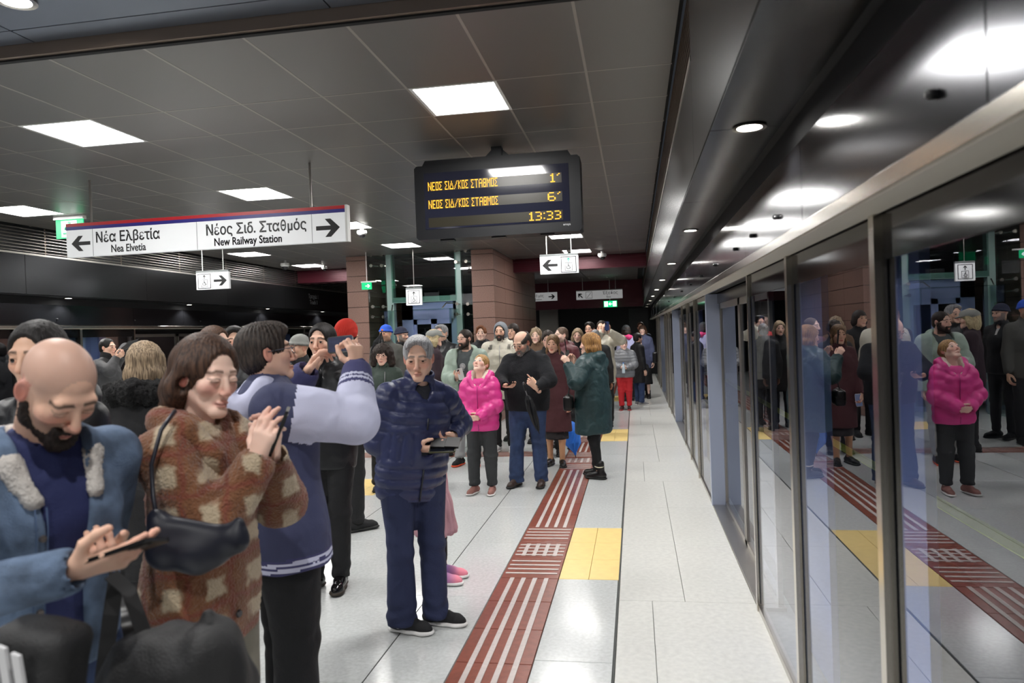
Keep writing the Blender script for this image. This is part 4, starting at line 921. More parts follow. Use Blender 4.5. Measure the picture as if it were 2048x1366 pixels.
def buttons(s, zs, m, x0=0.0, r=.010):
    for p in front_pts(s, zs, x0, .004):
        n = s.R@np.array([0, 1., 0]); MB().tube([p, p+n*.006], [r, r*.8], 10).build('button', m, s.root)
def collar(s, F, r=.075, h=.06, t=.016, tilt=.02, open_=0.0, base=1.45, k=.012):
    a = s.T((0, -.012, base)); b = s.T((0, -.012+tilt, base+h)); F.cone(a, b, (r+t)*s.k, (r+t*.8)*s.k, k)
def collar_hole(s, F, r=.06, base=1.40, h=.2, tilt=.03, open_=0.0):
    F.cone(s.T((0, -.005, base)), s.T((0, -.005+tilt, base+h)), r*s.k*.85, r*s.k*1.08, .008, op='sub')
    if open_: F.cone(s.T((0, .07, base+.06)), s.T((0, .12, base-.10)), open_*s.k, .012*s.k, .01, op='sub')
def jacket(s, name='jacket', m=None, off=.018, hem=.84, quilt=None, coll=True, hood=False, fold=.005, fscale=14, openw=0.0, regions=None, mats=None, flare=0.0, belly=0.0, sleeve=0.0, chole=.064, copen=0.0, fuzz=0, cuff=.98, ch=.065, cr=.072, rl=1, flat=1.42, post=None, extra=None, shf=1.0, hoodup=False, top=1.44):
    F = Field(); torso_field(s, F, off, hem, True, flare, belly, sleeve, flat, cuff, shf, top)
    if hood:
        F.ell(s.T((0, -.10, 1.475)), np.array([.135, .07, .085])*s.k, s.R@rotm(0, .5, 0), .03); F.cone(s.T((-.085, -.03, 1.475)), s.T((-.06, .06, 1.44)), .036*s.k, .026*s.k, .02); F.cone(s.T((.085, -.03, 1.475)), s.T((.06, .06, 1.44)), .036*s.k, .026*s.k, .02)
    if coll: collar(s, F, cr, ch)
    if extra: extra(F)
    if openw:
        h0 = hem-.1; F.box(s.T((0, .16, (h0+1.30)/2)), (openw*s.k, .11, (1.30-h0)/2*s.k), s.R, .01, .012, op='sub'); F.cone(s.T((0, .14, 1.26)), s.T((0, .06, 1.48)), openw*s.k, (openw+.035)*s.k, .012, op='sub')
    if not hoodup: collar_hole(s, F, chole, open_=copen)
    for n in 'RL':                                # open cuffs
        if n in s.arm: A = s.arm[n]; v = nrm(A['W']-A['E']); We = A['E']+(A['W']-A['E'])*cuff; F.cut(We+v*.0, v, .006) if False else F.cone(We+v*.005, We+v*.06, .026*s.k+off*.4, .03*s.k+off*.5, .006, op='sub')
    return finish(s, name, F, mats or [m], quilt=quilt, fold=fold, fscale=fscale, regions=regions, fuzz=fuzz, rl=rl, post=post)
def shirt(s, m, name='shirt', off=.004, hem=.90, collar_h=.02, long=False):
    F = Field(); torso_field(s, F, off, hem, False); collar(s, F, .058, collar_h, .012, .01, base=1.445); collar_hole(s, F, .056)
    return finish(s, name, F, [m], res=s.q[0]*1.2, fold=.003)
def trousers(s, m, loose=.012, hem=.07, top=1.0, name='trousers', fold=.007, cuffr=None, res=None, seat=0):
    F = Field(); k = s.k; b = s.b; fl = (np.array([0, 1., 0]), 1.28)
    c = s.piv.copy(); F.chain([c+np.array([0, 0, (top-.97)*k]), c+np.array([0, -.005, -.06*k])], [.135*k*b+loose*.5, .150*k*b+loose*.6], .03, fl)
    for n in 'RL':
        h, kn, a, _ = s.leg[n]; a2 = kn+(a-kn)*((kn[2]-hem*k)/(kn[2]-a[2])); F.chain([h+np.array([0, 0, -.02]), kn, a2], [.086*k*b+loose, .060*k+loose, (cuffr or .045)*k+loose], .03); F.cut(a2, (0, 0, -1), .006) if False else None
    F.cut((0, 0, hem*k), (0, 0, -1), .008); F.cut(c+np.array([0, 0, (top-.97)*k]), (0, 0, 1), .01)
    def post(P, N):
        z = P[:, 2]/k; w = np.exp(-((z-.50)/.10)**2)+np.exp(-((z-.12)/.07)**2)*1.3; a = np.arctan2(P[:, 1], P[:, 0]); return P+N*(.0042*w*np.sin(z*70+3.5*wob(P, 9, 6)+2.2*np.sin(a*1.0+z*9)))[:, None]
    return finish(s, name, F, [m], fold=fold, fscale=13, post=post, res=res or s.q[0]*1.25)
def skirt(s, m, top=1.0, hem=.55, r0=.14, r1=.2, name='skirt', pleat=0, fold=.006):
    F = Field(); k = s.k; F.chain([np.array([s.piv[0], s.piv[1], top*k]), np.array([s.piv[0], s.piv[1], (top+hem)/2*k]), np.array([s.piv[0], s.piv[1], (hem-.02)*k])], [r0*k*s.b, (r0*.45+r1*.55)*k*s.b, r1*k], .03, (np.array([0, 1., 0]), 1.2)); F.cut((0, 0, hem*k), (0, 0, -1), .008)
    def post(P, N):
        if not pleat: return P
        a = np.arctan2(P[:, 1]-s.piv[1], P[:, 0]-s.piv[0]); g = np.clip((top*k-P[:, 2])/((top-hem)*k), 0, 1); return P+N*(pleat*g*np.sin(a*14+wob(P, 3, 4)))[:, None]
    return finish(s, name, F, [m], fold=fold, post=post)
def shoes(s, m, sole=None, kind='sneaker', ln=1.0, mats2=None, res=None):
    k = s.k*ln; objs = []
    for n in 'RL':
        h, kn, a, an = s.leg[n]; c, q = math.cos(an), math.sin(an); f = np.array([-q, c, 0]); r = np.array([c, q, 0]); o = np.array([a[0], a[1], a[2]-.085*s.k])
        pt = lambda u, v, w: o+(f*u+r*v)*k+np.array([0, 0, w*k])
        F = Field(); Rm = np.stack([r, f, np.array([0, 0, 1.])], 1); up = .022 if kind != 'heel' else .03
        F.chain([pt(-.055, 0, .05), pt(.04, 0, .052), pt(.135, 0, .034), pt(.165, .004, .030)], [.036*k, .040*k, .038*k, .028*k], .02)
        if kind == 'boot': F.cone(pt(-.02, 0, .06), pt(-.015, 0, .19), .046*k, .047*k, .03)
        else: F.cone(pt(-.025, 0, .05), pt(-.015, 0, .10), .040*k, .036*k, .02)
        if kind == 'sneaker': F.ell(pt(.05, 0, .075), np.array([.026, .05, .02])*k, Rm, .02)
        F.cut(pt(0, 0, .014), (0, 0, -1), .004); rs = res or s.q[0]*.8
        sh_ = finish(s, 'shoe', F, [m], res=rs, fold=.0012)
        if kind == 'boot':
            pass
        if sole:
            F = Field(); F.chain([pt(-.06, 0, .016), pt(.05, 0, .016), pt(.14, .002, .016), pt(.172, .005, .018)], [.040*k, .040*k, .044*k, .031*k], .02, (np.array([0, 0, 1.]), 2.6)); F.cut(pt(0, 0, 0.001), (0, 0, -1), .003); finish(s, 'sole', F, [sole], res=rs*1.1, fold=0, parent=sh_)
        objs.append(sh_)
    return objs
# ---------------------------------------------------------------- hair and hats
def strand(P, L, amp, freq=75):
    a = np.arctan2(L[:, 0], -L[:, 1]-.01); return .55*amp*(np.sin(a*freq+4*wob(L, 25, 5))*.6+np.sin(a*freq*.43+3*wob(L, 18, 4)))
def hair_finish(s, F, m, name='hair', amp=.003, res=None, curl=0, parent=None):
    P, Q = F.mesh(res or s.q[1]*1.3); P = relax(P, Q, 1, .3); N = vnormals(P, Q); L = (P-s.hc)@s.HR/s.hs
    P = P+N*strand(P, L, amp)[:, None]
    if curl: P = P+N*(curl*wob(L, 120))[:, None]
    return to_obj(name, P, Q, [m], parent or s.root)
def hair(s, m, style='short', th=.012, amp=.0025, line=0.0, curl=0, length=.2, part=0, back=.0):
    h = s.hl; k = s.hs; R = s.HR; F = Field()
    F.ell(h((0, -.017, .037)), (np.array([.074, .093, .084])+th)*k, R, .01)
    if style in ('short', 'quiff', 'fade', 'receding'):
        F.ell(h((0, -.05, -.02)), np.array([.070+th*.6, .055+th*.6, .06])*k, R, .02)
        if style == 'quiff': F.ell(h((0, .045, .095)), np.array([.058, .045, .032])*k, R, .03); F.cone(h((-.04, .06, .09)), h((.045, .07, .085)), .018*k, .02*k, .02)
        if style == 'receding': F.ell(h((0, .025, .105)), np.array([.082, .125, .078])*k, R, .01, op='sub')
        F.ell(h((0, .106, .0+line*.5)), np.array([.066, .074, .098+line])*k, R, .008, op='sub'); F.cut(h((0, .02, -.035)), R@nrm((0, .55, -.8)), .008) 
        for g in (-1, 1): F.ell(h((g*.08, .026, -.045)), np.array([.03, .036, .05])*k, R, .006, op='sub'); F.ell(h((g*.088, -.010, -.008)), np.array([.024, .024, .033])*k, R, .004, op='sub')
    elif style in ('bob', 'long', 'fringe', 'big', 'updo'):
        Lz = length
        if style == 'big':
            F.ell(h((0, -.03, .03)), np.array([.118, .115, .105])*k, R, .02)
            for g in (-1, 1): F.cone(h((g*.085, -.01, .01)), h((g*.10, -.01, -Lz)), .05*k, .045*k, .03)
        for g in (-1, 1):
            F.chain([h((g*.070, .005, .03)), h((g*(.079+back), -.012, -.05)), h((g*(.080+back), -.018+.02*(Lz > .2), -Lz))], [.026*k, .029*k, .022*k], .03) if style != 'updo' else None
        if style != 'updo': F.chain([h((0, -.085, .02)), h((0, -.095, -.06)), h((0, -.085, -Lz))], [.05*k, .052*k, .045*k], .04, (R@np.array([0, 1., 0]), 1.5)); F.chain([h((-.05, -.075, -.04)), h((-.045, -.07, -Lz))], [.04*k, .036*k], .03); F.chain([h((.05, -.075, -.04)), h((.045, -.07, -Lz))], [.04*k, .036*k], .03)
        else: F.ell(h((0, -.10, .05)), np.array([.05, .045, .05])*k, R, .02); F.ell(h((0, -.06, -.03)), np.array([.068, .06, .06])*k, R, .02)
        fz = .098 if style not in ('fringe', 'big') else .06
        F.ell(h((part*.015, .105, -.022 if style not in ('fringe', 'big') else -.036)), np.array([.062, .062, fz])*k, R, .008, op='sub'); F.cone(h((0, .06, -.06)), h((0, .08, -.3)), .056*k, .062*k, .01, op='sub'); F.cone(h((0, -.015, -.07)), h((0, -.01, -.4)), .052*k, .075*k, .01, op='sub')
    return hair_finish(s, F, m, amp=amp, curl=curl)
def beanie(s, m, tilt=0, cuff=True, name='beanie', tall=0.0, pom=None):
    h = s.hl; k = s.hs; R = s.HR; F = Field(); F.ell(h((0, -.018, .040+tall)), np.array([.088, .106, .096+tall])*k, R, .01); F.cut(h((0, 0, .018)), R@nrm((0, .12, -1)), .008); F.ell(h((0, -.014, .02)), np.array([.077, .096, .085])*k, R, .004, op='sub')
    if cuff:
        for t in np.linspace(0, 2*math.pi, 25)[:-1]:
            t2 = t+2*math.pi/24; F.cone(h((.086*math.cos(t), -.016+.104*math.sin(t), .034+.012*math.sin(t))), h((.086*math.cos(t2), -.016+.104*math.sin(t2), .034+.012*math.sin(t2))), .013*k, .013*k, .004)
    P, Q = F.mesh(s.q[1]); L = (P-s.hc)@s.HR/s.hs; N = vnormals(P, Q); a = np.arctan2(L[:, 0], L[:, 1]); P = P+N*(.0016*np.sin(a*44))[:, None]; return to_obj(name, P, Q, [m], s.root)
def flatcap(s, m):
    h = s.hl; k = s.hs; R = s.HR; F = Field(); F.ell(h((0, -.012, .055)), np.array([.098, .118, .072])*k, R, .01); F.cut(h((0, 0, .022)), R@nrm((0, .1, -1)), .008); F.ell(h((0, .095, .03)), np.array([.068, .062, .012])*k, R@rotm(0, -.25, 0), .01)
    P, Q = F.mesh(s.q[1]); return to_obj('flat_cap', P, Q, [m], s.root)
def hood_up(s, m, inner=None):
    h = s.hl; k = s.hs; R = s.HR; F = Field(); F.ell(h((0, -.022, .032)), np.array([.098, .118, .112])*k, R, .01); F.cone(h((0, -.03, -.03)), s.T((0, -.03, 1.47)), .090*k, .105*k, .04); F.ell(h((0, .075, -.012)), np.array([.070, .10, .098])*k, R, .012, op='sub'); F.ell(h((0, -.01, .015)), np.array([.082, .10, .10])*k, R, .01, op='sub'); F.cone(h((0, .05, -.10)), h((0, .10, -.2)), .05*k, .05*k, .01, op='sub')
    P, Q = F.mesh(s.q[1]*1.2); return to_obj('hood', P, Q, [m], s.root)
def beard_mesh(s, m, th=.007, long=0.0):
    h = s.hl; k = s.hs; R = s.HR; F = Field(); s.head_field(F)
    F.ops = F.ops[:0]
    for g in (-1, 1):
        F.cone(h((g*.058, .0, -.035)), h((g*.050, .012, -.07)), .018*k, .021*k, .015*k); F.cone(h((g*.050, .010, -.068)), h((g*.010, .074, -.106-long)), .021*k, .021*k, .015*k); F.cone(h((g*.024, .079, -.058)), h((g*.024, .082, -.09)), .011*k, .013*k, .01*k); F.cone(h((0, .094, -.056)), h((g*.024, .082, -.062)), .0065*k, .008*k, .006*k)
    F.cone(h((-.012, .080, -.106-long)), h((.012, .080, -.106-long)), .018*k, .018*k, .012*k)
    P, Q = F.mesh(s.q[1]); N = vnormals(P, Q); P = P+N*(.0015*RNG.normal(size=len(P)))[:, None]; return to_obj('beard', P, Q, [m], s.root)
def glasses(s, m, lens=None, w=.0245):
    b = MB(); y = .104
    for g in (-1, 1):
        b.tube([s.hl((g*.033+w*math.cos(t)*1.05, y-.004*abs(math.cos(t)), .003+.019*math.sin(t))) for t in np.linspace(0, 2*math.pi, 15)], .0017*s.hs, 5, False)
        b.tube([s.hl((g*.059, y-.006, .008)), s.hl((g*.079, .04, .008)), s.hl((g*.080, -.01, .006))], .0017*s.hs, 5)
    b.tube([s.hl((-.010, y, .006)), s.hl((0, y+.004, .009)), s.hl((.010, y, .006))], .0016*s.hs, 5); return b.build('glasses', m, s.root)
M_phone = mat('black_phone_body', srgb(18, 18, 20), .25); M_phscreen = mat('lit_phone_screen', srgb(60, 70, 90), .1, emit=srgb(90, 100, 130), es=.5); M_phdark = mat('dark_phone_screen', srgb(16, 18, 24), .08)
def phone(c, up, face, label, m=None, w=.072, hgt=.148, screen=None, t=.009):
    """a phone centred at world c; up = long axis, face = direction the screen looks at"""
    up = nrm(up); face = nrm(np.asarray(face)-up*(np.asarray(face)@up)); r = np.cross(up, face); e = empty('phone', tuple(c), label=label, cat='phone')
    R = Matrix(np.stack([r, face, up], 1).tolist()).to_4x4(); e.matrix_world = Matrix.Translation(Vector(c))@R
    MB().prism([(-w/2+.008, -hgt/2), (w/2-.008, -hgt/2), (w/2, -hgt/2+.008), (w/2, hgt/2-.008), (w/2-.008, hgt/2), (-w/2+.008, hgt/2), (-w/2, hgt/2-.008), (-w/2, -hgt/2+.008)], 1, -t, 0).build('case', m or M_phone, e)
    MB().box(-w/2+.004, w/2-.004, 0, .0008, -hgt/2+.005, hgt/2-.005).build('screen', screen or M_phscreen, e)
    b = MB()
    for zz in (.052, .032): b.lathe([(.008, -t-.002), (.008, -t)], c=(w/2-.018, 0, zz), n=10, axis=1)
    b2 = MB().box(w/2-.030, w/2-.006, -t-.0015, -t, hgt/2-.052, hgt/2-.012); b2.build('camera_bump', M_blackpl, e)
    return e
def held_phone(s, n, label, f=.085, t=.0, u=-.022, up=None, face=None, **k):
    Wp, d, upv, th = s.hand_frame(n); c = s.W(s.hand_pt(n, f, t, u)); rot = lambda v: s.W(v)-s.W(np.zeros(3))
    return phone(c, rot(d*.9+th*.25 if up is None else up), rot(-upv if False else -s.arm[n]['p'] if face == 'back' else s.arm[n]['p']) if face is None or face == 'back' else rot(face), label, **k)
# ================================================================ the crowd
C_ = cloth
BLK = lambda: C_('black_cloth', (22, 22, 25), .75); BLKP = lambda: C_('black_nylon', (20, 21, 25), .42, bump=.15)
JEANS = lambda: C_('dark_blue_denim', (48, 66, 102), .85, noise=.25, nscale=14)
DKSH = lambda: mat('black_leather', srgb(20, 19, 20), .3)
M_solew = mat('white_rubber_sole', srgb(226, 224, 222), .55); M_soleb = mat('black_rubber_sole', srgb(18, 18, 18), .6); M_soleo = mat('orange_rubber_sole', srgb(214, 78, 40), .5)
DKSH(); M_web = mat('black_webbing', srgb(16, 16, 18), .8); mat('white_print', srgb(206, 206, 208), .6); mat('black_bag_nylon', srgb(20, 20, 22), .6, bump=.3, bscale=200, wrinkle=.3)
hair_mat('dark_beard', (40, 28, 23))
M_zip = mat('zip_metal', srgb(150, 150, 152), .35, metal=.8); M_black = mat('matt_black', srgb(14, 14, 15), .6)
H_dark = hair_mat('dark_brown_hair', (46, 34, 28)); H_blk = hair_mat('black_hair', (26, 22, 21)); H_grey = hair_mat('grey_hair', (158, 158, 160), (96, 96, 98)); H_brown = hair_mat('brown_hair', (84, 58, 42)); H_blond = hair_mat('blond_hair', (188, 150, 100), (120, 84, 50)); H_light = hair_mat('ash_blond_hair', (168, 146, 118), (92, 76, 60)); H_red = hair_mat('ginger_brown_hair', (128, 78, 46))
def PP(u, v, Y, head, label, hat=0.0, dx=0.0, hscale=1.0, **k):
    p = at(u, v, Y); return Person(p.x+dx, Y, head, (p.z-hat)*hscale, label, **k)
def folded_umbrella(tip, handle, m, label, rmax=.045, hook=True):
    tip = np.asarray(tip, float); handle = np.asarray(handle, float); e = empty('umbrella', tuple(tip), label=label, cat='umbrella'); d = handle-tip; L = np.linalg.norm(d); u = d/L
    a = nrm(np.cross(u, (0, 0, 1)) if abs(u[2]) < .95 else np.cross(u, (1, 0, 0))); b = np.cross(u, a); n = 16; rings = [(0.06, .010), (.12, .022), (.30, rmax*.85), (.55, rmax), (.72, rmax*.8), (.80, rmax*.35)]
    v = []; f = []
    for (t, r) in rings:
        for i in range(n):
            w_ = r*(1.0 if i % 2 == 0 else .62); an = 2*math.pi*i/n+t*1.5; v.append(tuple(u*L*t+(a*math.cos(an)+b*math.sin(an))*w_))
    for j in range(len(rings)-1):
        for i in range(n): f.append((j*n+i, j*n+(i+1) % n, (j+1)*n+(i+1) % n, (j+1)*n+i))
    f.append(tuple(range(n))[::-1]); f.append(tuple(range((len(rings)-1)*n, len(rings)*n)))
    MB().raw(v, f).build('canopy', m, e); MB().tube([(0, 0, 0), tuple(u*L*.08)], [.004, .006], 8).build('tip', M_blackpl, e); MB().tube([tuple(u*L*.78), tuple(u*L)], .006, 8).build('shaft', M_zip, e)
    pts = [u*L*.9, u*L]+([u*L*1.0+u*.03*math.sin(t)+a*.03*(1-math.cos(t)) for t in np.linspace(.3, 3.1, 7)] if hook else []); MB().tube([tuple(p) for p in pts], .011, 8).build('handle', M_blackpl, e, True); return e
def strap(pts, m, name, parent, w=.03, t=.004, side=None):
    """flat band along pts"""
    pts = [np.asarray(p, float) for p in pts]; v = []; f = []
    for i, p in enumerate(pts):
        d = nrm(pts[min(i+1, len(pts)-1)]-pts[max(i-1, 0)]); sd = np.asarray(side if side is not None else (1, 0, 0), float); sd = nrm(sd-d*(sd@d)); n = np.cross(d, sd)
        for (a, b) in ((-1, -1), (1, -1), (1, 1), (-1, 1)): v.append(tuple(p+sd*w/2*a+n*t/2*b))
    for i in range(len(pts)-1):
        for k in range(4): f.append((i*4+k, i*4+(k+1) % 4, (i+1)*4+(k+1) % 4, (i+1)*4+k))
    f.append((0, 1, 2, 3)); f.append(tuple(range(len(v)-4, len(v))))
    return MB().raw(v, f).build(name, m, parent)
# ---------------------------------------------------------------- 1 man in denim jacket
Md = mat('washed_denim', srgb(104, 124, 152), .85, noise=.5, nscale=13, wrinkle=.8, bump=.5, bscale=320)
Msh = mat('cream_sherpa', srgb(206, 200, 194), .95, noise=.15, nscale=60, bump=1.0, bscale=150)
p0 = at(60, 900, 1.62)
dm = Person(p0.x, 1.62, -112, 1.76, 'bald bearded man in a washed denim jacket looking down at his phone', q='near', skin='warm', lean=7, head_rot=(4, -36, 3), sh=1.05)
dm.hand('R', np.array(at(148, 1140, 1.36)), pole=(.6, -.8, -.3), dirv=dm.Lv((.93, .18, .22)), palm=dm.Lv((-.2, .55, .80)), curl=.3, thumb=.35, fingers=(.12, .2, .3, .42))
dm.hand('L', np.array(at(205, 1105, 1.66)), pole=(-.15, -.6, -.9), dirv=dm.Lv((.55, -.72, .1)), palm=dm.Lv((.0, -.35, .9)), curl=.75, thumb=.3)
dm.body(stubble=(70, 52, 46), scalp=(168, 136, 126), brow=(44, 32, 26), closed=True, flush=.7, lips=(184, 104, 98))
beard_mesh(dm, hair_mat('dark_beard', (44, 30, 24)))
shirt(dm, C_('navy_tshirt', (30, 38, 84)), hem=.86)
jacket(dm, 'denim_jacket', Md, off=.020, hem=.90, fold=.006, fscale=12, openw=.045, coll=False, chole=.085, sleeve=.004, cuff=.93)
P_, Q_, N_ = dm.last
buttons(dm, (1.0, 1.09, 1.18, 1.27), mat('copper_button', srgb(120, 112, 108), .35, metal=.8), x0=.062, r=.009); 
for x0 in (.05, .075, .14): zipper(dm, .93, 1.34, mat('denim_seam', srgb(78, 98, 130), .9), x0=x0, r=.0016, name='seam')
F = Field(); 
for g in (-1, 1):
    F.chain([dm.T((g*.0, -.085, 1.475)), dm.T((g*.085, -.035, 1.472)), dm.T((g*.095, .045, 1.43)), dm.T((g*.072, .115, 1.355))], [.028, .030, .028, .020], .02)
finish(dm, 'sherpa_collar', F, [Msh], res=.0065, fold=.003, fscale=40, fuzz=.0012)
trousers(dm, JEANS(), res=.014, top=.99); shoes(dm, BLK(), M_solew, res=.012)
dp_c = np.array(at(252, 1098, 1.38)); phone(dp_c, (.93, .05, .30), (-.25, .25, .9), 'black phone held low by the man in the denim jacket', screen=M_phdark, w=.075, hgt=.16)
# strap across his chest
fp = front_pts(dm, (1.40, 1.30, 1.2, 1.1, 1.0, .93), x0=-.06, off=.012)
if len(fp) > 2: strap(fp, mat('black_webbing', srgb(16, 16, 18), .8), 'bag_strap', dm.root, .035, side=(1, 0, 0))
# black holdall hanging from his hand
bc = np.array(at(345, 1335, 1.40)); bag = empty('holdall', tuple(bc), label='large black fabric bag hanging by straps in front of the plaid coat', cat='bag')
F = Field(); F.ell((0, 0, -.02), (.165, .09, .115), None, .03); F.box((.0, 0, -.13), (.155, .085, .12), None, .05, .05); F.ell((.10, -.02, .02), (.055, .07, .085), None, .03); F.cone((.09, 0, .06), (.085, 0, .115), .030, .012, .02)
Pm, Qm = F.mesh(.008); Nm = vnormals(Pm, Qm); Pm = Pm+Nm*(.006*wob(Pm, 22)+.004*wob(Pm+2, 50))[:, None]; to_obj('bag_body', Pm, Qm, [mat('black_bag_nylon')], bag)
h1 = np.array(at(238, 1150, 1.46))-bc
strap([h1+(-.02, 0, -.0), h1+(.03, -.01, -.03), np.array((-.02, -.04, .05)), np.array((.03, -.06, -.01))], mat('black_webbing'), 'handle', bag, .03, side=(.5, .8, .3))
strap([h1+(-.02, .02, 0), np.array(at(222, 1230, 1.45))-bc, np.array(at(205, 1366, 1.45))-bc], mat('black_webbing'), 'handle', bag, .035, side=(1, .2, 0))
# striped sports bag at the corner
sc_ = np.array(at(25, 1330, 1.12)); sb = empty('sports_bag', tuple(sc_), label='black sports bag with slanted white stripes at the lower left corner', cat='bag')
F = Field(); F.box((-.02, .06, -.10), (.085, .055, .145), rotm(0, -.1, .08), .03, .02); Pm, Qm = F.mesh(.008); Nm = vnormals(Pm, Qm); Pm = Pm+Nm*(.004*wob(Pm, 25))[:, None]; to_obj('bag_body', Pm, Qm, [mat('black_bag_nylon')], sb)
for i in range(3):
    x = -.012+.028*i; MB().prism([(x, -.24), (x+.016, -.24), (x-.020, .045-.012*i), (x-.036, .050-.012*i)], 1, -.012, -.004).build('white_stripe', mat('white_print', srgb(206, 206, 208), .6), sb)
# ---------------------------------------------------------------- 2 man behind, half hidden
p2 = PP(84, 648, 2.35, 172, 'dark-haired man half hidden behind the bald man in denim', q='mid', skin='tan', head_rot=(18, -6, 0)); p2.arms_down().body(brow=(26, 20, 18), eyes='dark'); hair(p2, H_blk, 'short', th=.014); jacket(p2, 'jacket', BLKP(), off=.026, hem=.8, hood=True); trousers(p2, BLK()); shoes(p2, BLK(), M_soleb)
# ---------------------------------------------------------------- 3 woman with black fur collar from behind
p3 = PP(287, 690, 3.55, 8, 'woman with ash-blond bob and black fur-collared coat seen from behind', q='mid', sex='f', build=1.25, head_rot=(10, 0, 0)); p3.arms_down().body(); hair(p3, H_light, 'bob', length=.13, th=.016, amp=.004)
jacket(p3, 'coat', BLK(), off=.03, hem=.5, flare=.05, coll=False)
F = Field(); F.chain([p3.T((-.13, .04, 1.46)), p3.T((-.12, -.08, 1.49)), p3.T((0, -.14, 1.50)), p3.T((.12, -.08, 1.49)), p3.T((.13, .04, 1.46))], [.05, .06, .065, .06, .05], .03); finish(p3, 'fur_collar', F, [mat('black_fur', srgb(16, 15, 16), .9, bump=1.0, bscale=60)], fold=.010, fscale=60, fuzz=.004, res=.009)
trousers(p3, BLK()); shoes(p3, BLK(), M_soleb)
# ---------------------------------------------------------------- 4 man lifting an umbrella by the left doors
p4 = PP(212, 678, 9.0, -88, 'man in profile by the left screen doors lifting a dark umbrella', q='far', skin='warm'); p4.hand('R', np.array(at(232, 716, 8.9)), dirv=(0, .8, .4), palm=(-.5, 0, .8), curl=.8); p4.hand('L', np.array(at(236, 714, 9.15)), dirv=(0, .8, .4), palm=(.5, 0, .8), curl=.8); p4.body(brow=(26, 20, 18)); hair(p4, H_blk, 'short', th=.010); jacket(p4, 'jacket', C_('dark_grey_wool', (62, 62, 64)), off=.03, hem=.82, coll=False)
F = Field(); F.cone(p4.T((0, -.01, 1.46)), p4.T((0, .01, 1.53)), .085, .09, .02); finish(p4, 'scarf', F, [BLK()], fold=.006); trousers(p4, BLK()); shoes(p4, BLK(), M_soleb)
folded_umbrella(np.array(at(278, 676, 9.0)), np.array(at(236, 722, 9.0)), mat('charcoal_umbrella', srgb(60, 62, 64), .6), 'charcoal folded umbrella raised by the man at the left doors', rmax=.085, hook=False)
# ---------------------------------------------------------------- 5 young woman in plaid fuzzy coat
def plaid_mat():
    m = bpy.data.materials.new('brown_cream_plaid_teddy'); m.use_nodes = True; nt = m.node_tree; b = nt.nodes['Principled BSDF']; b.inputs['Roughness'].default_value = .95; b.inputs['Specular IOR Level'].default_value = .15; b.inputs['Sheen Weight'].default_value = .35
    L = nt.links.new; N = nt.nodes.new; tc = N('ShaderNodeTexCoord'); nz = N('ShaderNodeTexNoise'); nz.inputs['Scale'].default_value = 20; nz.inputs['Detail'].default_value = 6; L(tc.outputs['Object'], nz.inputs['Vector'])
    sep = N('ShaderNodeSeparateXYZ'); L(tc.outputs['Object'], sep.inputs[0])
    def mth(op, a, c): n = N('ShaderNodeMath'); n.operation = op; (L(a, n.inputs[0]) if not isinstance(a, (int, float)) else setattr(n.inputs[0], 'default_value', a)); (L(c, n.inputs[1]) if not isinstance(c, (int, float)) else setattr(n.inputs[1], 'default_value', c)); return n.outputs[0]
    jit = mth('MULTIPLY', mth('SUBTRACT', nz.outputs[0], .5), .05)
    hor = mth('ADD', mth('ADD', mth('MULTIPLY', sep.outputs[1], .80), mth('MULTIPLY', sep.outputs[0], -.62)), jit); ver = mth('ADD', mth('ADD', sep.outputs[2], mth('MULTIPLY', sep.outputs[1], -.12)), jit)
    PIT = .118
    def band(v, w, ph):                                # soft-edged stripe: distance from the stripe centre
        f = mth('ABSOLUTE', mth('SUBTRACT', mth('FRACT', mth('ADD', mth('DIVIDE', v, PIT), ph), 0), .5), 0); mr = N('ShaderNodeMapRange'); mr.inputs[1].default_value = w/2+.05; mr.inputs[2].default_value = w/2-.05; L(f, mr.inputs[0]); return mr.outputs[0]
    bh = band(hor, .46, .1); bv = band(ver, .50, .35); sq = mth('MULTIPLY', bh, bv); rh = band(hor, .12, .72); rv = band(ver, .14, .80)
    base = N('ShaderNodeMix'); base.data_type = 'RGBA'; base.inputs[6].default_value = srgb(96, 58, 38); base.inputs[7].default_value = srgb(156, 106, 72); L(nz.outputs[0], base.inputs[0])
    m1 = N('ShaderNodeMix'); m1.data_type = 'RGBA'; m1.inputs[7].default_value = srgb(132, 62, 52); L(mth('MULTIPLY', mth('MAXIMUM', rh, rv), .65), m1.inputs[0]); L(base.outputs[2], m1.inputs[6])
    m2 = N('ShaderNodeMix'); m2.data_type = 'RGBA'; m2.inputs[7].default_value = srgb(202, 184, 156); L(mth('MULTIPLY', sq, .9), m2.inputs[0]); L(m1.outputs[2], m2.inputs[6]); L(m2.outputs[2], b.inputs['Base Color'])
    n2 = N('ShaderNodeTexNoise'); n2.inputs['Scale'].default_value = 130; n2.inputs['Detail'].default_value = 5; L(tc.outputs['Object'], n2.inputs['Vector']); bp = N('ShaderNodeBump'); bp.inputs['Strength'].default_value = 1.0; bp.inputs['Distance'].default_value = .012; L(n2.outputs[0], bp.inputs['Height']); L(bp.outputs[0], b.inputs['Normal']); MATS[m.name] = m; return m
Mpl = plaid_mat(); p5l = at(392, 900, 2.08)
p5 = Person(p5l.x, 2.08, -98, 1.715, 'young woman in a brown and cream plaid teddy coat looking at her phone', q='near', sex='f', skin='pale', lean=2, head_rot=(-14, -8, -3), build=1.0)
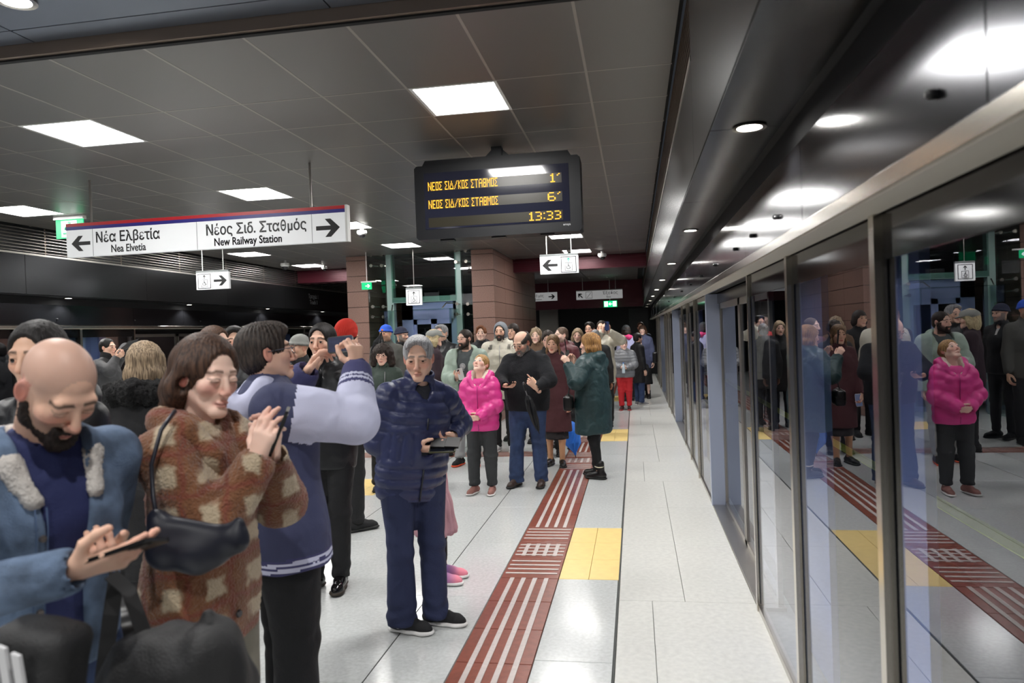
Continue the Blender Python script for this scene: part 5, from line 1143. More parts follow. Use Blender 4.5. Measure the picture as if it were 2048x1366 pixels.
p5.hand('R', np.array(at(512, 925, 2.02)), pole=(.55, -.35, -.9), dirv=p5.Lv((.30, .05, .9)), palm=p5.Lv((.15, .9, .1)), curl=.35, thumb=.25, fingers=(.25, .35, .45, .55)); p5.hand('L', np.array(at(545, 915, 2.18)), pole=(-.6, -.2, -.8), dirv=p5.Lv((.1, -.1, .9)), palm=p5.Lv((-.3, -.8, .2)), curl=.5, thumb=.3)
p5.body(brow=(88, 62, 48), closed=True, flush=.8, lips=(206, 122, 116), eyebrow=.8, jaw=.95, nose=.96); 
F = Field(); h = p5.hl; R = p5.HR
F.ell(h((0, -.020, .040)), (.088, .108, .096), R, .01); F.chain([h((0, -.09, .02)), h((0, -.11, -.07)), h((0, -.085, -.17))], [.06, .062, .045], .04); 
for g in (-1, 1): F.chain([h((g*.07, .0, .03)), h((g*.078, -.035, -.04)), h((g*.065, -.075, -.13))], [.030, .032, .036], .03)
F.ell(h((0, .110, .0)), (.066, .080, .100), R, .01, op='sub'); F.ell(h((.085, .012, -.025)), (.02, .03, .03), R, .008, op='sub'); hair_finish(p5, F, hair_mat('chestnut_hair', (78, 54, 40), (40, 26, 20)), amp=.0022)
jacket(p5, 'plaid_coat', Mpl, off=.030, hem=.80, fold=.009, fscale=11, flare=.02, sleeve=.008, coll=False, cuff=.94, fuzz=.0012, top=1.45)
buttons(p5, (.90, 1.14), mat('dark_horn_button', srgb(40, 30, 34), .25), x0=.02, r=.013)
F = Field()
for g in (-1, 1): F.chain([p5.T((0, -.10, 1.50)), p5.T((g*.085, -.06, 1.50)), p5.T((g*.10, .03, 1.47)), p5.T((g*.07, .11, 1.40)), p5.T((g*.05, .135, 1.33))], [.04, .042, .042, .036, .02], .025)
finish(p5, 'coat_collar', F, [Mpl], res=.0075, fold=.006, fscale=18, fuzz=.001)
trousers(p5, C_('khaki_grey_corduroy', (120, 116, 104)), loose=.03, res=.011, top=.98, cuffr=.06); shoes(p5, BLK(), M_solew, res=.012)
pc = np.array(at(556, 862, 2.06)); phone(pc, (.42, 0, .91), (-.75, -.35, .35), 'black phone held upright by the woman in the plaid coat', screen=M_phdark)
# shoulder bag under her arm
bc = np.array(at(392, 1078, 1.76)); sbg = empty('shoulder_bag', tuple(bc), label='dark navy leather shoulder bag tucked against the plaid coat', cat='bag')
F = Field(); F.chain([(-.115, .0, .055), (-.10, 0, -.035), (.0, 0, -.045), (.115, 0, .0), (.125, 0, .045)], [.022, .035, .042, .028, .014], .03, (np.array([0, 1., 0]), 1.25)); F.chain([(-.09, 0, .03), (.09, 0, .015)], [.034, .02], .03, (np.array([0, 1., 0]), 1.3)); F.chain([(-.08, 0, -.03), (.05, 0, -.03)], [.045, .035], .03, (np.array([0, 1., 0]), 1.4)); Pm, Qm = F.mesh(.006); to_obj('bag_body', Pm, Qm, [mat('navy_leather', srgb(26, 28, 40), .42)], sbg)
tp = p5.W(p5.T((.10, -.02, 1.52))); rr = [np.array(at(306, 990, 1.80)), np.array(at(303, 930, 1.82)), np.array(at(322, 860, 1.84)), np.array(at(350, 822, 1.92))]
MB().tube([tuple(np.array((-.112, 0, .055)))]+[tuple(q-bc) for q in rr], .006, 8).build('strap', mat('navy_leather'), sbg, True)
# ---------------------------------------------------------------- 6 man filming in a varsity jacket
Mva = C_('slate_blue_wool', (58, 62, 94), .8, bump=.15); Mvs = C_('pale_lilac_sleeve', (198, 200, 226), .7, bump=.1); Mvr = C_('navy_rib', (66, 66, 108), .85, bump=.3); Mvw = C_('white_rib_stripe', (200, 202, 226), .85)
p6l = at(556, 900, 2.80)
p6 = Person(p6l.x, 2.80, -50, 1.765, 'man in a slate blue varsity jacket with pale sleeves filming overhead', q='near', skin='warm', build=1.30, head_rot=(-2, 4, 0), sh=1.1, lean=-3, side=-4)
p6.hand('R', np.array(at(714, 738, 2.92)), pole=p6.Lv((.35, -.5, -.8)), dirv=p6.Lv((-.10, .10, .95)), palm=p6.Lv((-.75, .55, .1)), curl=.75, thumb=.5, fingers=(.8, .8, .8, .8)); p6.hand('L', np.array(at(613, 745, 3.20)), pole=(-.8, .1, -.6), dirv=p6.Lv((.55, .0, .80)), palm=p6.Lv((.85, .2, -.35)), curl=.35, thumb=.1, fingers=(.35, .55, .7, .8))
p6.body(brow=(40, 30, 26), flush=.5); hair(p6, hair_mat('dark_greying_hair', (62, 52, 46), (28, 24, 22)), 'quiff', th=.016, amp=.004); glasses(p6, mat('clear_frame', srgb(90, 90, 96), .2))
def vreg(c):
    own, al = arm_info(p6, c); q = (c-p6.piv)@p6.R+np.array([0, 0, p6.piv[2]]); z = q[:, 2]/p6.k; f = np.zeros(len(c), int); f[(own > 0) & (al > .055)] = 1; L = .54*p6.k*.94
    cu = (own > 0) & (al > L-.075); f[cu] = 2; f[cu & (np.abs(al-L+.032) < .006)] = 3; f[cu & (np.abs(al-L+.052) < .006)] = 3
    hm = (own == 0) & (z < .845); f[hm] = 2; f[hm & (np.abs(z-.806) < .007)] = 3; f[hm & (np.abs(z-.828) < .006)] = 3; return f
jacket(p6, 'varsity_jacket', None, mats=[Mva, Mvs, Mvr, Mvw], off=.034, hem=.785, fold=.007, fscale=9, regions=vreg, coll=True, ch=.05, sleeve=.010, cuff=.94, flare=.02, shf=1.05)
F = Field(); F.ell(p6.T((0, -.135, 1.42)), (.155, .05, .12), p6.R@rotm(0, .35, 0), .03); F.chain([p6.T((-.12, -.10, 1.44)), p6.T((-.10, -.03, 1.505)), p6.T((-.07, .06, 1.48))], [.045, .04, .025], .03); F.chain([p6.T((.12, -.10, 1.44)), p6.T((.10, -.03, 1.505)), p6.T((.07, .06, 1.48))], [.045, .04, .025], .03); F.cone(p6.T((0, -.03, 1.42)), p6.T((0, -.03, 1.62)), .066, .10, .02, op='sub'); finish(p6, 'white_hood', F, [Mvs], fold=.006, fscale=14)
b = MB(); zz = np.linspace(0, 1, 8)
fp = front_pts(p6, (1.02, 1.06, 1.10, 1.14), x0=.13, off=.002)
if len(fp) > 1: strap(fp, Mvw, 'pocket_trim', p6.root, .022, side=(1, 0, 0))
trousers(p6, C_('black_cargo_cotton', (20, 21, 25), .8), loose=.028, res=.011, top=.96, cuffr=.06); shoes(p6, BLK(), M_soleb, res=.012)
phone(np.array(at(681, 688, 3.08)), (.85, .25, .06), (-.5, -.8, .15), 'phone held up sideways by the man in the varsity jacket', w=.075, hgt=.115, screen=mat('live_video_screen', srgb(30, 34, 48), .1, noise=.9, nscale=30, emit=srgb(60, 62, 80), es=.35))
# ---------------------------------------------------------------- 7-11 people behind the filming man
p7 = PP(424, 655, 4.75, -60, 'brown-haired man behind the plaid-coat woman, face turned right', q='mid', skin='fair', head_rot=(-40, 0, 0)); p7.arms_down().body(); hair(p7, H_brown, 'short', th=.014); jacket(p7, 'jacket', C_('charcoal_cotton', (40, 42, 48)), off=.024); trousers(p7, BLK()); shoes(p7, BLK(), M_soleb)
p8 = PP(468, 655, 5.6, -150, 'young dark-haired man glimpsed between the plaid coat and varsity jacket', q='mid', skin='warm', head_rot=(0, 0, 0)); p8.arms_down().body(brow=(24, 18, 16)); hair(p8, H_blk, 'quiff', th=.015); jacket(p8, 'jacket', BLKP(), off=.026); trousers(p8, BLK()); shoes(p8, BLK(), M_soleb)
p9 = PP(600, 668, 6.6, 150, 'person in a grey beanie behind the filming man', hat=.02, q='mid', skin='tan', head_rot=(0, 0, 0)); p9.hand('R', (.10, .26, 1.50), dirv=(-.3, .1, .9), palm=(0, -1, 0)); p9.hand('L', (-.06, .26, 1.50), dirv=(.3, .1, .9), palm=(0, -1, 0)); p9.body(); beanie(p9, C_('ash_grey_knit', (150, 152, 148), .95)); jacket(p9, 'jacket', BLK(), off=.026); trousers(p9, BLK()); shoes(p9, BLK(), M_soleb)
p10l = at(668, 1180, 4.62)
p10 = Person(-2.10, 4.72, 172, 1.80, 'man in black behind the filming man, hand raised to his chin', q='mid', skin='warm', head_rot=(6, 0, 0)); p10.stance((.10, .06, 4), (-.06, .0, 20)); p10.hand('R', np.array(at(630, 742, 4.55)), pole=(.4, 0, -1), dirv=(-.15, .1, .95), palm=(-.8, -.4, 0), curl=.6); p10.hand('L', (-.10, .22, 1.16), dirv=(.9, .1, .2), palm=(0, -1, 0)); p10.body(brow=(24, 18, 16), eyes='dark'); hair(p10, H_blk, 'short', th=.014); jacket(p10, 'jacket', BLKP(), off=.028, hem=.80, hood=True); trousers(p10, BLK(), loose=.016); shoes(p10, mat('polished_black_leather', srgb(16, 15, 16), .14), mat('dark_brown_welt', srgb(46, 36, 26), .5))
p11 = PP(684, 641, 6.15, -35, 'person in a tilted red beret-like beanie behind the raised phone', hat=.03, q='mid', skin='warm', head_rot=(0, 0, 18)); p11.arms_down().body(); hair(p11, H_blk, 'short', th=.01); beanie(p11, C_('red_knit', (190, 44, 32), .9), cuff=False, tall=.02); jacket(p11, 'jacket', BLK(), off=.026); trousers(p11, BLK()); shoes(p11, BLK(), M_soleb)
# ---------------------------------------------------------------- 12 older man in navy puffer
p12 = Person(-1.32, 4.12, -138, 1.685, 'grey-haired man in a navy quilted jacket holding a phone and wallet', q='near', skin='warm', build=1.14, lean=6, side=-5, head_rot=(-30, -8, 8), headscale=1.06)
p12.stance((.11, .04, -38), (-.10, .06, 42)); p12.hand('R', np.array(at(836, 897, 4.02)), pole=(.7, -.6, -.5), dirv=p12.Lv((.90, -.10, -.02)), palm=p12.Lv((.0, .5, .7)), curl=.45, thumb=.2, fingers=(.3, .4, .5, .6)); p12.hand('L', np.array(at(905, 872, 4.20)), pole=(-.7, -.6, -.5), dirv=p12.Lv((-.45, -.75, -.05)), palm=p12.Lv((.1, .2, .9)), curl=.5, thumb=.3)
p12.body(brow=(120, 112, 108), flush=.6, nose=1.04, eyes='brown', gaze=(0, 4), lips=(180, 112, 104)); hair(p12, hair_mat('silver_hair', (176, 176, 178), (120, 120, 122)), 'quiff', th=.010, amp=.003, line=.012)
Mn = mat('navy_quilted_nylon', srgb(46, 52, 88), .40, bump=.12, bscale=60, wrinkle=.4); jacket(p12, 'puffer_jacket', Mn, off=.026, hem=.785, quilt=(.066, .012), fold=.004, ch=.07, cr=.078, chole=.070, copen=.05, belly=.02); zipper(p12, .80, 1.30, mat('dark_zip', srgb(56, 58, 66), .4, metal=.5), r=.006)
for (z, x0) in ((.90, .11), (.94, .115)): pass
F = Field(); F.cone(p12.T((0, -.01, 1.44)), p12.T((0, .006, 1.50)), .072, .068, .01); F.cone(p12.T((0, .02, 1.40)), p12.T((0, .05, 1.60)), .058, .062, .008, op='sub'); F.cone(p12.T((0, .10, 1.50)), p12.T((0, .13, 1.40)), .03, .01, .01, op='sub'); finish(p12, 'shirt_collar', F, [C_('grey_shirt', (70, 72, 82), .7)], fold=.002)
shirt(p12, C_('dark_grey_sweater', (48, 50, 58)))
trousers(p12, C_('navy_chinos', (38, 46, 78), .85), loose=.022, hem=.055, cuffr=.062); so = shoes(p12, C_('black_mesh', (24, 24, 27), .8), M_solew)
# white curved tick on the outer side of the shoes
for n, o_ in zip('RL', so):
    h_, kn, a, an = p12.leg[n]; c, q = math.cos(an), math.sin(an); f_ = np.array([-q, c, 0]); r_ = np.array([c, q, 0])*(1 if n == 'R' else -1); ok = np.array([a[0], a[1], 0])
    prof = [(-.060, .058, .004), (-.04, .046, .009), (-.01, .044, .012), (.03, .058, .008), (.075, .078, .002)]; v = []; f = []
    for (u_, w_, t_) in prof:
        for sgn in (1, -1): v.append(tuple((ok+f_*u_+r_*(.0425-.10*max(0, w_-.05)*.9)+np.array([0, 0, w_+t_*sgn]))*1.0)); v.append(tuple(ok+f_*u_+r_*(.032)+np.array([0, 0, w_+t_*sgn])))
    for i in range(len(prof)-1):
        j = i*4; k2 = j+4; f += [(j, j+2, k2+2, k2), (j+1, k2+1, k2+3, j+3), (j, k2, k2+1, j+1), (j+2, j+3, k2+3, k2+2)]
    MB().raw(v, f).build('white_tick', M_solew, o_)
wc = np.array(at(889, 888, 3.98)); e = empty('wallet_case', tuple(wc), label='open black wallet case in the hands of the man in the navy jacket', cat='wallet'); e.rotation_euler = (.35, .06, .12)
MB().box(-.075, .005, -.05, .05, .0, .010).build('cover', mat('black_leather'), e); MB().box(.008, .085, -.055, .055, .004, .016).build('cover', mat('black_leather'), e)
phone(np.array(at(885, 897, 3.93)), (.97, .1, .0), (0, -.35, .93), 'phone with a yellow edge in the hands of the man in the navy jacket', m=mat('yellow_black_case', srgb(60, 58, 30), .4), screen=M_phdark)
# ---------------------------------------------------------------- 13 child hidden behind him
p13 = Person(-1.40, 4.86, -84, 1.16, 'child in a pink skirt and pastel trainers hidden behind the navy jacket', q='mid', sex='f', skin='pale', headscale=1.12); p13.stance((.10, .02, 0), (-.12, .05, 0)); p13.arms_down().body(); hair(p13, H_brown, 'long'); jacket(p13, 'top', C_('dusty_pink_cotton', (196, 150, 160)), off=.016, hem=.88, coll=False); skirt(p13, C_('dusty_pink_cotton'), top=1.05, hem=.52, r0=.15, r1=.27, pleat=.014); trousers(p13, BLK(), loose=.0)
def pastel():
    m = mat('pastel_gradient_mesh', srgb(220, 150, 190), .6); nt = m.node_tree; tc = nt.nodes.new('ShaderNodeTexCoord'); sp = nt.nodes.new('ShaderNodeSeparateXYZ'); cr = nt.nodes.new('ShaderNodeValToRGB'); mr = nt.nodes.new('ShaderNodeMapRange'); mr.inputs[1].default_value = -.06; mr.inputs[2].default_value = .15
    cr.color_ramp.elements[0].color = srgb(80, 190, 206); cr.color_ramp.elements[1].color = srgb(240, 140, 160); el = cr.color_ramp.elements.new(.5); el.color = srgb(150, 130, 200)
    nt.links.new(tc.outputs['Object'], sp.inputs[0]); nt.links.new(sp.outputs[1], mr.inputs[0]); nt.links.new(mr.outputs[0], cr.inputs[0]); nt.links.new(cr.outputs[0], nt.nodes['Principled BSDF'].inputs['Base Color']); return m
shoes(p13, pastel(), M_solew, ln=1.35)
# ---------------------------------------------------------------- 14 dark curly woman in a green jacket
p14 = PP(765, 688, 7.8, -168, 'woman with bushy dark hair and glasses in a dark green jacket', q='mid', sex='f', skin='fair', head_rot=(-6, -3, 0), hat=.02); p14.hand('R', (.10, .22, .98), dirv=(-.6, .5, -.4), palm=(-.3, -1, 0)); p14.arms_down(); p14.body(brow=(40, 28, 24), lips=(178, 100, 98)); hair(p14, hair_mat('dark_brown_hair'), 'big', length=.10, amp=.006, curl=.004); glasses(p14, M_blackpl); jacket(p14, 'jacket', C_('dark_green_cotton', (48, 62, 54), .7), off=.026, hem=.76, ch=.085); zipper(p14, .95, 1.44, M_zip, x0=-.03); trousers(p14, BLK(), loose=.02, cuffr=.06); shoes(p14, DKSH(), M_soleb)
folded_umbrella(np.array(at(722, 955, 7.55)), np.array(at(716, 868, 7.6)), BLKP(), 'black umbrella hanging beside the woman in the green jacket', rmax=.05)
# ---------------------------------------------------------------- 15-18 group in front of the lift
p15 = PP(772, 648, 10.5, 176, 'bearded man in a bright blue beanie in front of the lift', hat=.02, q='far', skin='tan', head_rot=(-10, 0, 0)); p15.hand('R', np.array(at(752, 742, 10.2)), dirv=(0, .3, .9), palm=(-1, 0, 0), curl=.9); p15.arms_down().body(stubble=(80, 66, 58)); beanie(p15, C_('bright_blue_knit', (44, 88, 196), .9)); jacket(p15, 'jacket', C_('olive_grey_cotton', (78, 78, 74)), off=.03, hem=.8); trousers(p15, BLK()); shoes(p15, BLK(), M_soleb)
MB().box(-.014, .014, -.003, .003, -.014, .014).build('badge', mat('orange_badge', srgb(200, 110, 40), .5), p15.root).location = Vector(p15.hl((-.01, .098, .055)))
folded_umbrella(np.array(at(764, 660, 10.2)), np.array(at(745, 745, 10.2)), BLKP(), 'black umbrella raised in front of the man in the blue beanie', rmax=.10, hook=False)
p16 = PP(801, 653, 11.0, -118, 'man in a navy beanie and glasses with grey beard beside the lift door', hat=.015, q='far', skin='warm', head_rot=(10, 0, 0)); p16.arms_down().body(beard=(130, 124, 120)); beanie(p16, C_('navy_knit', (38, 42, 62), .9)); glasses(p16, M_blackpl); jacket(p16, 'jacket', BLK(), off=.026, copen=.03); trousers(p16, BLK()); shoes(p16, BLK(), M_soleb); shirt(p16, C_('white_shirt', (220, 220, 220)))
p17 = PP(866, 658, 10.0, -62, 'woman in a grey flat cap with blond hair seen from behind', hat=.015, q='far', sex='f', skin='fair'); p17.arms_down().body(); hair(p17, hair_mat('pale_blond_hair', (206, 188, 150), (150, 130, 96)), 'bob', length=.11, back=.01); flatcap(p17, C_('grey_felt', (150, 152, 148), .95)); jacket(p17, 'coat', C_('dark_maroon_wool', (48, 30, 40)), off=.026, hem=.6); trousers(p17, BLK()); shoes(p17, BLK(), M_soleb)
p18 = PP(884, 650, 10.65, 172, 'grey-haired man in a black puffer jacket behind the flat cap', q='far', skin='warm', head_rot=(-8, 0, 0)); p18.hand('L', (-.12, .25, 1.12), dirv=(.5, .6, .2), palm=(0, -.2, 1)); p18.arms_down().body(brow=(90, 84, 80)); hair(p18, hair_mat('grey_hair'), 'quiff', th=.011); jacket(p18, 'puffer_jacket', BLKP(), off=.034, quilt=(.07, .006)); trousers(p18, BLK()); shoes(p18, BLK(), M_soleb)
# ---------------------------------------------------------------- 19 mint puffer
p19 = PP(931, 660, 9.25, 172, 'bearded man in an open pale mint puffer jacket and grey sweatpants', q='mid', skin='fair', build=1.12, head_rot=(-24, -2, 0)); p19.stance((.13, .02, 8), (-.13, .10, 14)); p19.hand('R', np.array(at(913, 757, 8.98)), pole=(.8, -.5, -.5), dirv=(-.35, .55, .3), palm=(-.3, -.5, .8), curl=.6, thumb=.3); p19.arms_down(); p19.body(brow=(34, 26, 22), beard=(40, 28, 24)); beard_mesh(p19, hair_mat('dark_beard'), long=.004); hair(p19, H_dark, 'short', th=.006, line=-.006)
shirt(p19, C_('slate_tshirt', (74, 80, 82)), hem=.78); fp = front_pts(p19, (1.27,), x0=.0, off=.002)
if fp:
    b = MB(); c0 = fp[0]
    for (r_, zo) in ((.036, .02), (.024, .02), (.012, .02)): b.tube([tuple(c0+np.array([r_*math.cos(t), .003, zo+r_*math.sin(t)])) for t in np.linspace(0, 2*math.pi, 13)], .003, 5, False)
    for t in np.linspace(0, math.pi, 5)[:-1]: b.tube([tuple(c0+np.array([.036*math.cos(t), .003, .02+.036*math.sin(t)])), tuple(c0+np.array([-.036*math.cos(t), .003, .02-.036*math.sin(t)]))], .0025, 5)
    b.tube([tuple(c0+np.array([-.02, .003, -.03])), tuple(c0+np.array([.02, .003, -.03]))], .004, 5); b.build('shirt_emblem', mat('white_print', srgb(206, 206, 208), .6), p19.root)
jacket(p19, 'puffer_jacket', mat('mint_nylon', srgb(158, 176, 162), .45, bump=.12, bscale=40, wrinkle=.45), off=.040, hem=.84, quilt=(.15, .010), hood=True, openw=.075, sleeve=.012, coll=False, chole=.08); trousers(p19, C_('light_grey_jersey', (160, 161, 162)), loose=.022, hem=.10, cuffr=.04); shoes(p19, C_('black_knit', (26, 26, 28)), M_soleo)
phone(np.array(at(921, 748, 8.90)), (-.2, -.1, .95), (-.3, .6, .3), 'white-backed phone in the hand of the man in the mint jacket', m=M_plastic)
# ---------------------------------------------------------------- 20-22
p20 = PP(962, 653, 11.9, 178, 'young man with ginger-brown curls in a black coat by the stone pillar', q='far', skin='pale', head_rot=(6, 4, 0)); p20.arms_down().body(); hair(p20, H_red, 'quiff', th=.018, curl=.005); jacket(p20, 'coat', BLK(), off=.034, hood=True, hem=.7); trousers(p20, BLK()); shoes(p20, BLK(), M_soleb)
p21 = PP(1001, 645, 10.3, 180, 'bearded man in a cream puffer jacket with a grey hood up', hat=.01, q='mid', skin='warm', build=1.12, head_rot=(-4, 0, 0)); p21.hand('L', (-.12, .24, 1.05), dirv=(.7, .4, 0), palm=(0, -1, 0)); p21.arms_down().body(brow=(30, 22, 20), beard=(40, 28, 24)); beard_mesh(p21, hair_mat('dark_beard')); hair(p21, H_dark, 'short', th=.006); hood_up(p21, C_('grey_marl_jersey', (122, 126, 132), .95)); jacket(p21, 'puffer_jacket', mat('cream_nylon', srgb(200, 194, 178), .5, bump=.12, bscale=40, wrinkle=.45), off=.042, hem=.72, quilt=(.14, .009), sleeve=.010, ch=.08, cr=.09, chole=.085)
for dx_ in (-.155, -.135, -.115, .115, .135, .155):
    fp = front_pts(p21, (1.40, 1.43, 1.46), x0=dx_, off=.004)
    if len(fp) > 1: MB().tube(fp, .006, 5).build('shoulder_stripe', M_black, p21.root)
zipper(p21, .9, 1.45, M_zip); trousers(p21, BLK()); shoes(p21, C_('white_trainer', (214, 214, 216)), M_solew)
p22 = PP(1026, 648, 11.4, 170, 'dark-haired young man in black between the hooded man and the bald man', q='far', skin='warm', head_rot=(-10, 4, 0)); p22.arms_down().body(brow=(24, 18, 16)); hair(p22, H_dark, 'fringe', length=.03); jacket(p22, 'jacket', BLK(), off=.03, hem=.75); trousers(p22, BLK()); shoes(p22, BLK(), M_soleb)
# ---------------------------------------------------------------- 23 girl in pink
p23 = Person(-1.645, 7.62, 178, 1.46, 'girl in a bright pink puffer jacket gazing upwards', q='mid', sex='f', skin='pale', build=1.0, head_rot=(-14, 34, 0), headscale=1.03); p23.stance((.11, .02, 14), (-.12, .03, 4))
p23.hand('R', (.10, .16, 1.0), pole=(.9, -.4, -.5), dirv=(-.9, .35, -.15), palm=(0, -1, .1), curl=.6); p23.hand('L', (-.04, .20, 1.0), pole=(-.9, -.4, -.5), dirv=(.8, .3, -.15), palm=(0, -1, .3), curl=.7); p23.body(brow=(140, 100, 70), eyes='blue', gaze=(-5, 10), flush=.7, eyebrow=.7); hair(p23, H_blond, 'updo', th=.010)
Mpk = mat('hot_pink_nylon', srgb(224, 60, 146), .42, bump=.12, bscale=40, wrinkle=.35); jacket(p23, 'puffer_jacket', Mpk, off=.036, hem=.80, quilt=(.115, .011), coll=False, chole=.085, sleeve=.008, flare=.01); zipper(p23, .82, 1.38, mat('pink_zip', srgb(180, 40, 120), .4), r=.005)
F = Field(); F.chain([p23.T((-.05, .115, 1.36)), p23.T((-.105, .04, 1.45)), p23.T((-.12, -.06, 1.50)), p23.T((0, -.13, 1.52)), p23.T((.12, -.06, 1.50)), p23.T((.105, .04, 1.45)), p23.T((.05, .115, 1.36))], [.03, .042, .05, .055, .05, .042, .03], .03); hd = finish(p23, 'hood', F, [Mpk], fold=.004)
F = Field(); F.chain([p23.T((-.03, .120, 1.37)), p23.T((-.078, .055, 1.465)), p23.T((-.090, -.04, 1.525)), p23.T((0, -.095, 1.55)), p23.T((.090, -.04, 1.525)), p23.T((.078, .055, 1.465)), p23.T((.03, .120, 1.37))], [.018, .028, .032, .034, .032, .028, .018], .02); finish(p23, 'fleece_lining', F, [mat('cream_fleece', srgb(222, 204, 190), .95, bump=.8, bscale=90)], fold=.004, parent=hd)
trousers(p23, C_('charcoal_jersey', (52, 54, 56)), loose=.022, hem=.10, cuffr=.04); shoes(p23, C_('dusty_rose_suede', (150, 104, 96)), M_solew)
# ---------------------------------------------------------------- 24 bald man in black
p24 = Person(-1.20, 8.0, 174, 1.70, 'balding man with glasses in a black sweater and jeans reading his phone', q='mid', skin='warm', build=1.28, head_rot=(-26, -24, 0), headscale=1.07); p24.stance((.14, .06, 16), (-.14, .02, 6))
p24.hand('R', np.array(at(1010, 772, 7.62)), pole=(.9, -.3, -.5), dirv=(-.75, .45, -.05), palm=(0, -.15, 1), curl=.4, thumb=.1); p24.hand('L', np.array(at(1072, 776, 7.60)), pole=(-.9, -.3, -.5), dirv=(.45, .2, .65), palm=(.5, -.6, .3), curl=.9, thumb=.6, fingers=(.05, .9, 1.0, 1.0)); p24.arm['L']['d'] = nrm(p24.arm['L']['d']*.9+nrm(p24.arm['L']['W']-p24.arm['L']['E'])*.1); p24.arm['L']['p'] = nrm(p24.arm['L']['p']-p24.arm['L']['d']*(p24.arm['L']['p']@p24.arm['L']['d'])); p24.body(brow=(90, 80, 74), stubble=(150, 142, 138), flush=.7, nose=1.03, gaze=(0, -20)); beard_mesh(p24, hair_mat('grizzled_beard', (150, 144, 140), (90, 84, 80))); hair(p24, hair_mat('greying_dark_hair', (82, 74, 68), (40, 34, 32)), 'receding', th=.012); glasses(p24, mat('thin_metal_frame', srgb(180, 176, 170), .25, metal=.8))
jacket(p24, 'sweater', C_('black_knit_wool', (19, 20, 25), .95, bump=.5, bscale=90), off=.030, hem=.86, belly=.05, fold=.006, ch=.06, cr=.07); trousers(p24, JEANS(), loose=.020, hem=.05, cuffr=.06); shoes(p24, mat('dark_brown_leather', srgb(62, 48, 42), .4), M_soleb)
phone(np.array(at(1019, 766, 7.55)), (.55, -.65, .1), (-.1, .1, 1), 'black phone lying in the palm of the balding man', screen=M_phdark)
folded_umbrella(np.array(at(1079, 868, 7.52)), np.array(at(1048, 772, 7.48)), BLKP(), 'black folded umbrella hanging in front of the balding man', rmax=.05)
# ---------------------------------------------------------------- 25-28
p25 = PP(1072, 657, 11.1, 176, 'smiling woman with long curly blond hair and a brown fur coat', q='far', sex='f', skin='pale', head_rot=(0, 0, 0)); p25.arms_down().body(lips=(196, 90, 90)); hair(p25, H_light, 'long', length=.25, back=.02, curl=.006); jacket(p25, 'fur_coat', mat('brown_fur', srgb(104, 80, 62), .95, bump=1, bscale=70), off=.036, fuzz=.004, hem=.6); trousers(p25, BLK()); shoes(p25, BLK(), M_soleb)
p26 = PP(1106, 672, 9.2, 166, 'woman in a long burgundy coat with dark skirt and heels', q='mid', sex='f', skin='tan', head_rot=(6, 0, 0)); p26.stance((.09, .02, 4), (-.09, .05, 24)); p26.hand('R', (.20, .14, .90), dirv=(-.2, .3, -.85), palm=(-1, .2, 0), curl=.6); p26.arms_down().body(lips=(186, 40, 48), brow=(60, 42, 34)); hair(p26, hair_mat('brown_blond_hair', (128, 98, 66), (66, 46, 32)), 'updo', th=.012); F = Field(); [F.chain([p26.hl((g*.07, .01, .02)), p26.hl((g*.085, -.01, -.08)), p26.hl((g*.085, .02, -.17))], [.012, .014, .010], .02) for g in (-1, 1)]; hair_finish(p26, F, hair_mat('brown_blond_hair'), name='loose_hair')
jacket(p26, 'long_coat', C_('burgundy_wool', (74, 38, 42), .9), off=.024, hem=.46, flare=.03, ch=.05); skirt(p26, C_('black_sheer_skirt', (34, 28, 30)), top=.9, hem=.36, r0=.15, r1=.165)
def stocking(s, m):
    for n in 'RL':
        h_, kn, a, _ = s.leg[n]; F = Field(); F.chain([h_, kn, a+np.array([0, 0, -.02])], [.072*s.k, .052*s.k, .036*s.k], .03); F.ell(kn+(a-kn)*.3+np.array([0, -.02, 0]), np.array([.045, .05, .10])*s.k, None, .03); finish(s, 'stocking', F, [m], fold=0)
stocking(p26, C_('tan_nylon', (190, 142, 106), .5, bump=0)); shoes(p26, DKSH(), M_soleb, kind='heel')
phone(p26.W(p26.hand_pt('R', .10, 0, -.03)), (.1, 0, .9), (.3, -.9, 0), 'patterned phone hanging in the hand of the burgundy-coat woman', m=mat('white_print'))
p27 = PP(1096, 664, 9.95, 178, 'person with brown upswept hair behind the woman in burgundy', q='far', sex='f', skin='fair'); p27.arms_down().body(); hair(p27, H_dark, 'updo', th=.018, curl=.004); jacket(p27, 'coat', BLK(), off=.026, hem=.6); trousers(p27, BLK()); shoes(p27, DKSH(), M_soleb)
p28 = PP(1125, 655, 10.65, 158, 'close-cropped man in a wine-red jacket with backpack straps', q='mid', skin='pale', head_rot=(-34, -2, 0)); p28.stance((.12, 0, 10), (-.12, .04, 14)); p28.hand('R', np.array(at(1139, 842, 10.3)), dirv=(0, .2, -.9), palm=(-1, 0, 0), curl=.9); p28.arms_down().body(stubble=(110, 88, 78), scalp=(120, 96, 84)); hair(p28, hair_mat('cropped_brown_hair', (104, 84, 70), (60, 46, 38)), 'short', th=.003, amp=.0006); jacket(p28, 'jacket', C_('wine_red_nylon', (92, 40, 46), .5), off=.03, hem=.8, hood=True, quilt=(.2, .005))
for x0 in (-.12, .12):
    fp = front_pts(p28, (1.05, 1.15, 1.25, 1.35, 1.42), x0=x0, off=.006)
    if len(fp) > 1: strap(fp, M_black, 'backpack_strap', p28.root, .055, side=(1, 0, 0))
trousers(p28, BLK(), loose=.02); shoes(p28, DKSH(), M_soleb)
folded_umbrella(np.array(at(1152, 916, 9.55)), np.array(at(1136, 826, 9.75)), mat('bright_blue_nylon', srgb(46, 120, 214), .5), 'bright blue folded umbrella pointing at the tactile strip', rmax=.12)
